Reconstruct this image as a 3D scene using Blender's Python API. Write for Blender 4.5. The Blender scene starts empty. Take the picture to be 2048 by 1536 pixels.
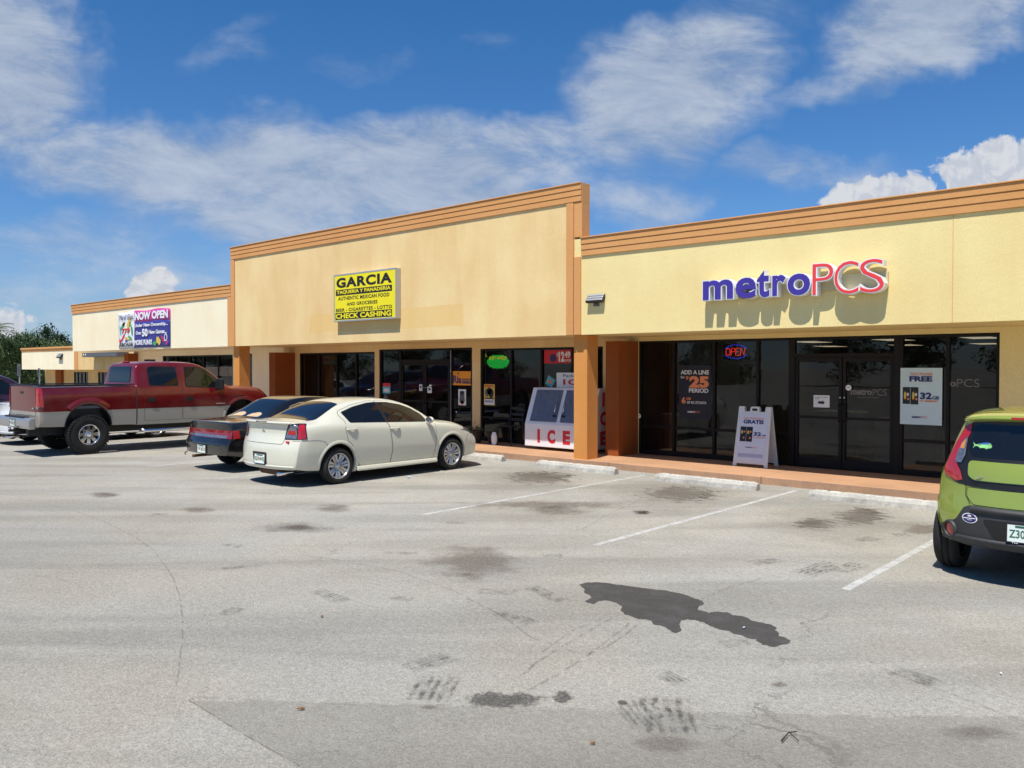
import bpy, bmesh, math, random
from mathutils import Vector, Matrix
from mathutils.bvhtree import BVHTree
from mathutils.geometry import delaunay_2d_cdt
R_ = math.radians
random.seed(7)
scene = bpy.context.scene
COL = scene.collection

# ------------------------------------------------------------ camera, sky, sun, exposure
CH, YAW, PITCH, F = 1.96, R_(-41.8454), R_(-1.1582), 1650.07
cd = bpy.data.cameras.new('camera'); cam = bpy.data.objects.new('camera', cd); COL.objects.link(cam)
cam.location = (0, 0, CH); cam.rotation_euler = (R_(90) + PITCH, 0, -YAW)
cd.sensor_width = 36; cd.lens = 36 * F / 2048; cd.clip_end = 5000; cd.clip_start = 0.05
scene.camera = cam
scene.view_settings.view_transform = 'Standard'; scene.view_settings.look = 'None'
scene.view_settings.exposure = 0.25; scene.view_settings.gamma = 1
SUN = Vector((0.12, -0.45, 1.0)).normalized()
sl = bpy.data.lights.new('sun', 'SUN'); so = bpy.data.objects.new('sun', sl); COL.objects.link(so)
sl.energy = 4.9; sl.angle = R_(0.55); sl.color = (1.0, 0.955, 0.88)
so.rotation_euler = SUN.to_track_quat('Z', 'Y').to_euler(); so.location = (0, -10, 40)


class NT:
    """small node-graph writer"""
    def __init__(s, tree):
        s.t = tree; s.n = tree.nodes; s.l = tree.links

    def put(s, sock, v):
        if isinstance(v, bpy.types.NodeSocket): s.l.new(v, sock)
        elif v is not None:
            if hasattr(sock.default_value, '__len__') and not isinstance(v, (tuple, list, Vector)): v = (v,) * len(sock.default_value)
            if hasattr(sock.default_value, '__len__') and len(sock.default_value) == 4 and len(v) == 3: v = (*v, 1)
            sock.default_value = v

    def node(s, kind, props=None, **ins):
        n = s.n.new(kind)
        for k, v in (props or {}).items(): setattr(n, k, v)
        for k, v in ins.items(): s.put(n.inputs[k.replace('_', ' ')], v)
        return n

    def m(s, op, a, b=None, c=None, clamp=False):
        n = s.n.new('ShaderNodeMath'); n.operation = op; n.use_clamp = clamp
        for i, v in enumerate((a, b, c)):
            if v is not None: s.put(n.inputs[i], v)
        return n.outputs[0]

    def add(s, a, b): return s.m('ADD', a, b)
    def mul(s, a, b): return s.m('MULTIPLY', a, b)
    def sub(s, a, b): return s.m('SUBTRACT', a, b)

    def vm(s, op, a, b=None, out=0):
        n = s.n.new('ShaderNodeVectorMath'); n.operation = op; s.put(n.inputs[0], a)
        if b is not None: s.put(n.inputs[1], b)
        return n.outputs[out]

    def dot(s, a, b): return s.vm('DOT_PRODUCT', a, b, 'Value')

    def noise(s, vec, scale, detail=4, rough=0.55, dist=0.0):
        n = s.node('ShaderNodeTexNoise', Scale=scale, Detail=detail, Roughness=rough, Distortion=dist)
        if vec is not None: s.put(n.inputs['Vector'], vec)
        return n.outputs['Fac']

    def ramp(s, f, lo, hi, a=0.0, b=1.0, smooth=True):
        n = s.n.new('ShaderNodeMapRange'); n.interpolation_type = 'SMOOTHSTEP' if smooth else 'LINEAR'
        for i, v in enumerate((f, lo, hi, a, b)): s.put(n.inputs[i], v)
        return n.outputs[0]

    def mix(s, f, a, b, mode='MIX'):
        n = s.n.new('ShaderNodeMix'); n.data_type = 'RGBA'; n.blend_type = mode
        s.put(n.inputs[0], f); s.put(n.inputs[6], a); s.put(n.inputs[7], b)
        return n.outputs[2]

    def sep(s, v):
        n = s.n.new('ShaderNodeSeparateXYZ'); s.put(n.inputs[0], v); return n.outputs

    def comb(s, x, y, z):
        n = s.n.new('ShaderNodeCombineXYZ')
        for i, v in enumerate((x, y, z)): s.put(n.inputs[i], v)
        return n.outputs[0]

    def bump(s, h, strength, dist=0.01):
        n = s.node('ShaderNodeBump', Strength=strength, Distance=dist); s.put(n.inputs['Height'], h)
        return n.outputs[0]


# world: Nishita sky with procedural clouds placed by direction
w = bpy.data.worlds.new('World'); scene.world = w; w.use_nodes = True
T = NT(w.node_tree); T.n.clear()
sky = T.n.new('ShaderNodeTexSky'); sky.sky_type = 'NISHITA'; sky.sun_disc = False
sky.sun_elevation = math.asin(SUN.z); sky.sun_rotation = math.atan2(SUN.x, SUN.y) % (2 * math.pi)
sky.air_density = 1.0; sky.dust_density = 0.15; sky.ozone_density = 2.6
tc = T.n.new('ShaderNodeTexCoord'); D = tc.outputs['Generated']
fw = Vector((math.sin(YAW), math.cos(YAW), 0)); rt = Vector((math.cos(YAW), -math.sin(YAW), 0))
dz = T.sep(D)[2]
cf = T.m('MAXIMUM', T.dot(D, tuple(fw)), 0.05)
U = T.m('DIVIDE', T.dot(D, tuple(rt)), cf); V = T.m('DIVIDE', dz, cf)
P2 = T.comb(U, V, 0.0)
warp = T.noise(P2, 3.2, 5, 0.6); warp2 = T.noise(T.vm('ADD', P2, (7.3, 2.1, 0)), 3.2, 5, 0.6)
Uw = T.add(U, T.mul(T.sub(warp, 0.5), 0.34)); Vw = T.add(V, T.mul(T.sub(warp2, 0.5), 0.22))


def ell(cx, cy, rx, ry, amp, rot=0.0, hard=False):
    """a cloud patch: centre and radii in photograph pixels turned into direction slopes"""
    uu, vv = (U, V) if hard else (Uw, Vw)
    a = T.sub(uu, (cx - 1024) / F); b = T.sub(vv, (735 - cy) / F)
    c, s_ = math.cos(R_(rot)), math.sin(R_(rot))
    a2 = T.add(T.mul(a, c), T.mul(b, s_)); b2 = T.sub(T.mul(b, c), T.mul(a, s_))
    a2 = T.mul(a2, F / rx); b2 = T.mul(b2, F / ry)
    d = T.add(T.mul(a2, a2), T.mul(b2, b2))
    return T.mul(T.m('SUBTRACT', 1.0, d, clamp=True), amp)


def total(lst):
    r = lst[0]
    for q in lst[1:]: r = T.m('MAXIMUM', r, q)
    return r


soft = total([ell(20, 130, 230, 200, 1.15, -35), ell(940, 420, 230, 70, 1.1, 8), ell(160, 300, 250, 90, .85, -12), ell(60, 250, 200, 90, .6), ell(480, 335, 450, 125, 1.12, -6),
              ell(800, 365, 500, 135, 1.12, 3), ell(560, 440, 380, 90, .9, -8), ell(1040, 290, 230, 75, .8, 10),
              ell(150, 480, 330, 90, .52), ell(300, 560, 420, 110, .5), ell(60, 610, 300, 90, .5),
              ell(1330, 200, 250, 205, 1.15, 25), ell(1260, 260, 200, 90, .85), ell(1480, 250, 140, 70, .4, 30),
              ell(1840, 50, 310, 130, 1.2, 8), ell(1650, 130, 240, 50, .5, 35), ell(1450, 40, 180, 60, .38, 10), ell(1600, 345, 220, 65, .62, 5),
              ell(1280, 430, 200, 70, .62), ell(700, 130, 150, 50, .32), ell(420, 80, 110, 45, .3, 30), ell(430, 120, 130, 45, .36), ell(990, 95, 80, 30, .3)])
fb = T.noise(T.comb(T.add(U, T.mul(V, .6)), T.mul(V, 2.3), 0.0), 6.5, 12, 0.68, 0.35)
fb2 = T.noise(T.comb(T.mul(U, 1.0), T.mul(V, 2.6), 3.0), 17.0, 6, 0.6)
dens = T.mul(soft, T.add(T.ramp(fb, 0.28, 0.72, 0.60, 1.30), T.mul(T.sub(fb2, 0.5), 0.34)))
dens = T.ramp(dens, 0.04, 0.95, 0.0, 0.84)
# generic clouds for the other directions (seen only in reflections)
pl = T.vm('SCALE', D); plane = T.comb(T.m('DIVIDE', T.sep(D)[0], T.m('MAXIMUM', dz, 0.06)), T.m('DIVIDE', T.sep(D)[1], T.m('MAXIMUM', dz, 0.06)), 0.0)
gen = T.ramp(T.noise(plane, 0.9, 8, 0.6), 0.50, 0.72, 0.0, 0.8)
back = T.ramp(T.dot(D, tuple(fw)), 0.25, 0.55, 1.0, 0.0)
dens = T.m('MAXIMUM', T.mul(dens, T.sub(1.0, back)), T.mul(gen, back))
# hard cumulus
cn = T.noise(P2, 30, 8, 0.62, 0.4); cn2 = T.noise(T.vm('ADD', P2, (0.004, -0.007, 0)), 30, 8, 0.62, 0.4)
cum = total([ell(305, 575, 80, 48, 1.2, 20, True), ell(15, 650, 75, 60, 1.0, 0, True), ell(140, 650, 40, 40, 0.0, 0, True), ell(58, 640, 40, 26, .75, 0, True),
             ell(1760, 400, 180, 66, 1.3, 10, True), ell(2000, 345, 160, 92, 1.4, 12, True), ell(1920, 345, 90, 55, 1.15, 0, True), ell(1080, 390, 110, 60, .5, 0, True)])
cd_ = T.ramp(T.sub(cum, T.mul(T.sub(1.0, cn), 1.45)), -0.17, 0.07, 0.0, 0.95)
cshade = T.ramp(T.add(T.sub(cn, cn2), T.mul(T.sub(cn, 0.5), 0.25)), -0.10, 0.10, 0.62, 1.0)
ccol = T.mix(cshade, (3.6, 4.4, 5.8), (7.6, 7.8, 8.2))
deep = T.mix(T.ramp(dz, 0.0, 0.42, 0.0, 1.0, False), (0.66, 0.87, 1.22), (0.34, 0.84, 1.26))
skyc = T.mix(1.0, sky.outputs[0], deep, 'MULTIPLY')
scol = T.mix(T.ramp(fb, 0.35, 0.7), (3.5, 4.4, 5.9), (5.9, 6.5, 7.5))
c1 = T.mix(dens, skyc, scol)
c2 = T.mix(cd_, c1, ccol)
bg = T.node('ShaderNodeBackground', Strength=0.078); T.put(bg.inputs['Color'], c2)
wo = T.n.new('ShaderNodeOutputWorld'); T.l.new(bg.outputs[0], wo.inputs[0])

# ------------------------------------------------------------ pixel helpers
cp_, sp_ = math.cos(PITCH), math.sin(PITCH)
FWD = Vector((math.sin(YAW) * cp_, math.cos(YAW) * cp_, sp_)); RGT = rt.copy(); UPV = RGT.cross(FWD)


def ray(x, y): return RGT * ((x - 1024) / F) + UPV * (-(y - 768) / F) + FWD
def G(x, y, z=0.0): d = ray(x, y); t = (z - CH) / d.z; return Vector((d.x * t, d.y * t, z))
def AY(x, y, Y): d = ray(x, y); t = Y / d.y; return Vector((d.x * t, Y, CH + d.z * t))
def AD(x, dist, z=0.0):
    d = ray(x, 735); d.z = 0; d.normalize(); return Vector((d.x * dist, d.y * dist, z))


# ------------------------------------------------------------ object helpers
def tag(o, label=None, cat=None, group=None, kind=None):
    if label: o['label'] = label
    if cat: o['category'] = cat
    if group: o['group'] = group
    if kind: o['kind'] = kind
    return o


def empty(name, loc, label, cat, group=None, rz=0.0):
    o = bpy.data.objects.new(name, None); COL.objects.link(o); o.location = loc; o.rotation_euler = (0, 0, rz)
    o.empty_display_size = 0.2
    return tag(o, label, cat, group)


class MB:
    def __init__(s): s.v = []; s.f = []; s.mi = []; s.cur = 0; s.sm = []; s.smooth = False
    def addm(s, verts, faces, mi=None):
        b = len(s.v); s.v += [tuple(p) for p in verts]
        for f in faces: s.f.append(tuple(i + b for i in f)); s.mi.append(s.cur if mi is None else mi); s.sm.append(s.smooth)
        return s
    def box(s, x0, y0, z0, x1, y1, z1, mi=None):
        if x1 < x0: x0, x1 = x1, x0
        if y1 < y0: y0, y1 = y1, y0
        if z1 < z0: z0, z1 = z1, z0
        v = [(x0, y0, z0), (x1, y0, z0), (x1, y1, z0), (x0, y1, z0), (x0, y0, z1), (x1, y0, z1), (x1, y1, z1), (x0, y1, z1)]
        return s.addm(v, [(0, 3, 2, 1), (4, 5, 6, 7), (0, 1, 5, 4), (1, 2, 6, 5), (2, 3, 7, 6), (3, 0, 4, 7)], mi)
    def prism(s, poly, a0, a1, axis='y', mi=None):
        """poly in the two other axes, extruded along axis"""
        n = len(poly)
        def P(p, a): return {'x': (a, p[0], p[1]), 'y': (p[0], a, p[1]), 'z': (p[0], p[1], a)}[axis]
        v = [P(p, a0) for p in poly] + [P(p, a1) for p in poly]
        f = [tuple(range(n)), tuple(reversed(range(n, 2 * n)))] + [(i, i + n, (i + 1) % n + n, (i + 1) % n) for i in range(n)]
        return s.addm(v, f, mi)
    def lathe(s, prof, c=(0, 0, 0), axis='x', seg=40, mi=None, close=False):
        """prof: list of (radius, along axis)"""
        v = []; f = []; m = len(prof)
        for k in range(seg):
            a = 2 * math.pi * k / seg; ca, sa = math.cos(a), math.sin(a)
            for r, h in prof:
                p = {'x': (h, r * ca, r * sa), 'y': (r * ca, h, r * sa), 'z': (r * ca, r * sa, h)}[axis]
                v.append((p[0] + c[0], p[1] + c[1], p[2] + c[2]))
        for k in range(seg):
            k2 = (k + 1) % seg
            for j in range(m - 1): f.append((k * m + j, k2 * m + j, k2 * m + j + 1, k * m + j + 1))
            if close: f.append((k * m + m - 1, k2 * m + m - 1, k2 * m, k * m))
        return s.addm(v, f, mi)
    def tube(s, pts, r, seg=8, mi=None, r2=None):
        pts = [Vector(p) for p in pts]; v = []; f = []; n = len(pts); pr = None
        for i, p in enumerate(pts):
            t = (pts[min(i + 1, n - 1)] - pts[max(i - 1, 0)]).normalized()
            a = Vector((0, 0, 1)) if abs(t.z) < 0.9 else Vector((1, 0, 0))
            u = t.cross(a).normalized() if pr is None else (pr - t * pr.dot(t)).normalized(); pr = u; w_ = t.cross(u)
            rr = r if r2 is None else r + (r2 - r) * i / max(1, n - 1)
            for k in range(seg):
                q = p + (u * math.cos(2 * math.pi * k / seg) + w_ * math.sin(2 * math.pi * k / seg)) * rr; v.append(q)
        for i in range(n - 1):
            for k in range(seg): f.append((i * seg + k, i * seg + (k + 1) % seg, (i + 1) * seg + (k + 1) % seg, (i + 1) * seg + k))
        f.append(tuple(reversed(range(seg)))); f.append(tuple(range((n - 1) * seg, n * seg)))
        return s.addm(v, f, mi)
    def build(s, name, mats, parent=None, smooth=None, bevel=0.0, shift=(0, 0, 0), fix=True):
        me = bpy.data.meshes.new(name)
        me.from_pydata([(a - shift[0], b - shift[1], c - shift[2]) for a, b, c in s.v], [], s.f)
        if not isinstance(mats, (list, tuple)): mats = [mats]
        for m_ in mats: me.materials.append(m_)
        me.polygons.foreach_set('material_index', s.mi)
        me.polygons.foreach_set('use_smooth', [bool(smooth) if smooth is not None else q for q in s.sm])
        if fix:
            bm = bmesh.new(); bm.from_mesh(me); bmesh.ops.recalc_face_normals(bm, faces=bm.faces); bm.to_mesh(me); bm.free()
        me.update()
        o = bpy.data.objects.new(name, me); COL.objects.link(o)
        if parent: o.parent = parent
        o.location = shift if not parent else shift
        if bevel > 0:
            b = o.modifiers.new('bevel', 'BEVEL'); b.width = bevel; b.segments = 2; b.limit_method = 'ANGLE'; b.angle_limit = R_(40)
        return o


def box(name, mats, parent, x0, y0, z0, x1, y1, z1, bevel=0.0):
    return MB().box(x0, y0, z0, x1, y1, z1).build(name, mats, parent, bevel=bevel)


_tc = {}
def text_mb(mb, s, w_, h, depth, M=None, off=0.0, mi=None, space=1.0, shear=0.0):
    """adds lettering to mb: x right, z up, front towards -y, fitted into w_ x h, centred"""
    key = (s, round(off, 4), round(space, 3), shear)
    if key not in _tc:
        cu = bpy.data.curves.new('t', 'FONT'); cu.body = s; cu.size = 1; cu.extrude = 0.05; cu.offset = off
        cu.space_character = space; cu.shear = shear; cu.resolution_u = 4
        ob = bpy.data.objects.new('t', cu); COL.objects.link(ob); bpy.context.view_layer.update()
        me = bpy.data.meshes.new_from_object(ob.evaluated_get(bpy.context.evaluated_depsgraph_get()))
        vs = [v.co.copy() for v in me.vertices]; fs = [tuple(p.vertices) for p in me.polygons]
        bpy.data.objects.remove(ob); bpy.data.curves.remove(cu); bpy.data.meshes.remove(me)
        x0 = min(v.x for v in vs); x1 = max(v.x for v in vs); y0 = min(v.y for v in vs); y1 = max(v.y for v in vs)
        _tc[key] = ([((v.x - x0) / (x1 - x0) - .5, (v.y - y0) / (y1 - y0) - .5, v.z / 0.1) for v in vs], fs)
    vs, fs = _tc[key]
    out = []
    for x, y, z in vs:
        p = Vector((x * w_, -(z + .5) * depth, y * h))
        out.append(M @ p if M is not None else p)
    mb.addm(out, fs, mi)
    return mb


def T3(x, y, z, rz=0.0, rx=0.0): return Matrix.Translation((x, y, z)) @ Matrix.Rotation(rz, 4, 'Z') @ Matrix.Rotation(rx, 4, 'X')


def copy_tree(o, parent=None):
    c = o.copy(); COL.objects.link(c)
    if parent: c.parent = parent
    for ch in list(o.children): copy_tree(ch, c)
    return c


# ------------------------------------------------------------ materials
def pm(name, base, rough=0.6, metal=0.0, var=0.0, vscale=3.0, bump=0.0, bscale=60.0, coat=0.0, spec=0.5, emit=None, estr=0.0, dirt=0.0, alpha=None):
    m_ = bpy.data.materials.new(name); m_.use_nodes = True; t = NT(m_.node_tree)
    b = m_.node_tree.nodes['Principled BSDF']
    t.put(b.inputs['Roughness'], rough); b.inputs['Metallic'].default_value = metal
    b.inputs['Coat Weight'].default_value = coat; b.inputs['Coat Roughness'].default_value = 0.04
    b.inputs['Specular IOR Level'].default_value = spec
    co = t.n.new('ShaderNodeTexCoord').outputs['Object']
    c = (*base, 1)
    n = t.noise(co, vscale, 6, 0.6)
    k = t.ramp(n, 0.3, 0.7, 1 - max(var, .02), 1 + max(var, .02))
    c = t.mix(1.0, base, t.comb(k, k, k), 'MULTIPLY')
    if dirt:
        d = t.ramp(t.noise(co, vscale * 2.7, 8, 0.7), 0.45, 0.75, 0.0, dirt)
        c = t.mix(d, c, (0.16, 0.13, 0.10))
    t.put(b.inputs['Base Color'], c)
    if bump: t.l.new(t.bump(t.noise(co, bscale, 5, 0.65), bump), b.inputs['Normal'])
    if emit:
        b.inputs['Emission Color'].default_value = (*emit, 1); b.inputs['Emission Strength'].default_value = estr
    return m_


def stucco(name, base, streak=0.10, ghost=False):
    m_ = bpy.data.materials.new(name); m_.use_nodes = True; t = NT(m_.node_tree); b = m_.node_tree.nodes['Principled BSDF']
    b.inputs['Roughness'].default_value = 0.9; b.inputs['Specular IOR Level'].default_value = 0.2
    geo = t.n.new('ShaderNodeNewGeometry').outputs['Position']; X, Y, Z = t.sep(geo)
    big = t.noise(geo, 0.55, 5, 0.55)
    st = t.noise(t.comb(t.mul(X, 1.9), t.mul(Y, 1.9), t.mul(Z, 0.30)), 1.0, 6, 0.6)
    fine = t.noise(geo, 38.0, 6, 0.7)
    k = t.mul(t.ramp(big, .3, .7, 1 - streak * .45, 1 + streak * .35), t.ramp(st, .35, .75, 1 + streak * .12, 1 - streak * .35))
    k = t.mul(k, t.ramp(fine, .3, .7, .965, 1.03))
    c = t.mix(1.0, base, t.comb(k, t.mul(k, k), t.mul(k, t.mul(k, k))), 'MULTIPLY')
    if ghost:  # repainted rectangle where an older sign hung
        wob = t.mul(t.sub(t.noise(geo, 2.5, 3), .5), 0.05)
        ax = t.m('ABSOLUTE', t.add(t.sub(X, -16.05), wob)); az = t.m('ABSOLUTE', t.add(t.sub(Z, 3.13), wob))
        g = t.mul(t.ramp(ax, 2.92, 2.97, 1, 0), t.ramp(az, 0.23, 0.26, 1, 0))
        c = t.mix(t.mul(g, .55), c, (base[0] * .97, base[1] * .86, base[2] * .62))
    t.put(b.inputs['Base Color'], c)
    h = t.add(t.noise(geo, 75.0, 5, .7), t.mul(t.noise(geo, 9.0, 3), .8))
    t.l.new(t.bump(h, 0.35, 0.012), b.inputs['Normal'])
    return m_


def glass(name, tint=(0.5, 0.5, 0.5), ior=1.6, rough=0.0):
    m_ = bpy.data.materials.new(name); m_.use_nodes = True; t = NT(m_.node_tree); t.n.clear()
    tr = t.node('ShaderNodeBsdfTransparent'); t.put(tr.inputs['Color'], t.mix(t.n.new('ShaderNodeNewGeometry').outputs['Backfacing'], tint, (1, 1, 1)))
    geo = t.n.new('ShaderNodeNewGeometry').outputs['Position']
    bn = t.bump(t.noise(geo, 0.9, 2), 0.05, 0.02)
    gl = t.node('ShaderNodeBsdfGlossy', Roughness=rough, Color=(0.95, 0.97, 1.0)); t.l.new(bn, gl.inputs['Normal'])
    fr = t.node('ShaderNodeFresnel', IOR=ior)
    dust = t.node('ShaderNodeBsdfDiffuse', Color=(0.35, 0.33, 0.3))
    mx = t.n.new('ShaderNodeMixShader'); bk = t.n.new('ShaderNodeNewGeometry').outputs['Backfacing']; t.put(mx.inputs[0], t.mul(fr.outputs[0], t.sub(1.0, bk))); t.l.new(tr.outputs[0], mx.inputs[1]); t.l.new(gl.outputs[0], mx.inputs[2])
    m2 = t.n.new('ShaderNodeMixShader'); t.put(m2.inputs[0], t.ramp(t.noise(geo, 3.0, 6, .7), .45, .8, 0.006, 0.03))
    t.l.new(mx.outputs[0], m2.inputs[1]); t.l.new(dust.outputs[0], m2.inputs[2])
    o = t.n.new('ShaderNodeOutputMaterial'); t.l.new(m2.outputs[0], o.inputs[0])
    return m_


def paint(name, base, rough=0.25, coat=1.0, flake=0.0, lower=None, zsplit=0.0, dust=0.12, metal=0.0, topdust=0.0):
    m_ = bpy.data.materials.new(name); m_.use_nodes = True; t = NT(m_.node_tree); b = m_.node_tree.nodes['Principled BSDF']
    co = t.n.new('ShaderNodeTexCoord').outputs['Object']; Z = t.sep(co)[2]
    c = (*base, 1)
    if lower: c = t.mix(t.ramp(Z, zsplit - .004, zsplit + .004), lower, base)
    n = t.ramp(t.noise(co, 2.2, 7, .65), .35, .75, 0.0, dust)
    lowd = t.mul(t.ramp(Z, 0.2, 0.62, 1.0, 0.0), t.ramp(t.noise(co, 5.0, 6, .7), .3, .7, 0.1, 0.55 * min(1, dust * 4)))
    d = t.m('MAXIMUM', n, lowd)
    if topdust:
        nz = t.sep(t.n.new('ShaderNodeNewGeometry').outputs['Normal'])[2]
        d = t.m('MAXIMUM', d, t.mul(t.ramp(nz, .8, .98), t.ramp(t.noise(co, 1.6, 6, .7), .2, .8, topdust * .5, topdust)))
    c = t.mix(d, c, (0.40, 0.33, 0.24)) if topdust else t.mix(d, c, (0.30, 0.27, 0.22))
    t.put(b.inputs['Base Color'], c); t.put(b.inputs['Roughness'], t.add(rough, t.mul(d, .5)))
    b.inputs['Metallic'].default_value = metal
    b.inputs['Coat Weight'].default_value = coat; b.inputs['Coat Roughness'].default_value = 0.05
    return m_


M = {}
M['yellow'] = stucco('yellow_stucco', (0.85, 0.695, 0.33), 0.07)
M['peach'] = stucco('peach_stucco', (0.81, 0.60, 0.295), 0.11, ghost=True)
M['cream'] = stucco('cream_stucco', (0.90, 0.80, 0.57), 0.06)
M['tan'] = stucco('tan_stucco', (0.74, 0.52, 0.24), 0.12)
M['orange'] = stucco('orange_stucco', (0.66, 0.33, 0.125), 0.06)
M['column'] = stucco('column_stucco', (0.64, 0.275, 0.075), 0.10)
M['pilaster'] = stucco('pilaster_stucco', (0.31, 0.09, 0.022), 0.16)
M['groove'] = pm('dark_groove', (0.10, 0.04, 0.02), 0.9)
M['bronze'] = pm('dark_bronze_aluminium', (0.010, 0.0075, 0.006), 0.55, 0.0, 0.1, spec=.25)
M['glass'] = glass('shop_glass', (0.26, 0.26, 0.245), 1.48)
M['roof'] = pm('roof_membrane', (0.5, 0.48, 0.45), 0.9, 0, 0.1)
M['inwall'] = pm('interior_wall', (0.20, 0.19, 0.17), 0.8, 0, .1)
M['infloor'] = pm('interior_floor', (0.12, 0.11, 0.10), 0.5, 0, .1)
M['ceil'] = pm('ceiling_tiles', (0.20, 0.19, 0.17), 0.9)
M['lamp'] = pm('lit_diffuser', (0.8, 0.75, 0.6), 0.5, emit=(1.0, 0.84, 0.58), estr=1.25)
M['white'] = pm('white_painted_metal', (0.80, 0.81, 0.82), 0.35, 0, .02, 2, dirt=0.05)
M['offwhite'] = pm('white_plastic', (0.72, 0.72, 0.70), 0.5, 0, .03)
M['paper'] = pm('white_paper', (0.80, 0.82, 0.80), 0.7)
M['bpaper'] = pm('pale_blue_paper', (0.58, 0.74, 0.76), 0.7, emit=(0.5, 0.68, 0.68), estr=0.0)
M['black'] = pm('black_plastic', (0.012, 0.012, 0.013), 0.5, 0, .1)
M['rubber'] = pm('tyre_rubber', (0.012, 0.0115, 0.011), 0.85, 0, .25, 9, bump=.3, bscale=90)
M['darkgrey'] = pm('dark_grey_plastic', (0.035, 0.035, 0.036), 0.55, 0, .15, bump=.15, bscale=220)
M['chrome'] = pm('chrome', (0.75, 0.75, 0.76), 0.12, 1.0, .05)
M['alu'] = pm('painted_alloy', (0.50, 0.50, 0.51), 0.28, 0.75, .05)
M['silver'] = pm('silver_metal', (0.52, 0.53, 0.54), 0.4, 0.6, .05)
M['galv'] = pm('galvanised_steel', (0.34, 0.37, 0.40), 0.5, 0.5, .12, 20)
M['signyellow'] = pm('yellow_sign_face', (0.87, 0.74, 0.006), 0.3, 0, .01)
M['ink'] = pm('black_ink', (0.012, 0.011, 0.010), 0.5)
M['navy'] = pm('navy_ink', (0.025, 0.022, 0.13), 0.5)
M['purple'] = pm('purple_letter_face', (0.055, 0.035, 0.30), 0.35)
M['redface'] = pm('red_letter_face', (0.82, 0.055, 0.055), 0.35)
M['pinkedge'] = pm('letter_trim', (0.84, 0.60, 0.60), 0.4)
M['ored'] = pm('orange_ink', (0.80, 0.26, 0.10), 0.6)
M['magenta'] = pm('magenta_vinyl', (0.52, 0.04, 0.28), 0.5)
M['blue'] = pm('blue_vinyl', (0.035, 0.035, 0.24), 0.5)
M['vinylwhite'] = pm('white_vinyl', (0.80, 0.80, 0.83), 0.5)
M['red'] = pm('red_ink', (0.62, 0.02, 0.035), 0.5)
M['green'] = pm('green_ink', (0.05, 0.36, 0.10), 0.5)
M['gold'] = pm('gold_ink', (0.72, 0.48, 0.07), 0.5)
M['riaorange'] = pm('orange_poster', (0.90, 0.33, 0.015), 0.6)
M['sky_ink'] = pm('teal_ink', (0.10, 0.45, 0.50), 0.5)
M['door_glass'] = pm('grey_insulated_panel', (0.115, 0.135, 0.19), 0.42, 0, .12, 8)
M['led_red'] = pm('red_led', (.5, 0, 0), 0.5, emit=(1.0, 0.03, 0.02), estr=2.8)
M['led_blue'] = pm('blue_led', (0, 0, .5), 0.5, emit=(0.03, 0.05, 1.0), estr=2.6)
M['led_green'] = pm('green_led', (0, .5, 0), 0.5, emit=(0.02, 0.9, 0.10), estr=1.1)
M['led_yellow'] = pm('yellow_led', (.5, .5, 0), 0.5, emit=(0.75, 0.8, 0.05), estr=1.3)
M['leadgrey'] = pm('grey_box_metal', (0.12, 0.125, 0.13), 0.5, .2)
M['terracotta'] = pm('terracotta_pot', (0.03, 0.022, 0.02), 0.8)
M['leafdark'] = pm('dark_leaves', (0.035, 0.07, 0.02), 0.7, 0, .3)
# ------------------------------------------------------------ ground
XU = (math.cos(YAW), -math.sin(YAW))


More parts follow.
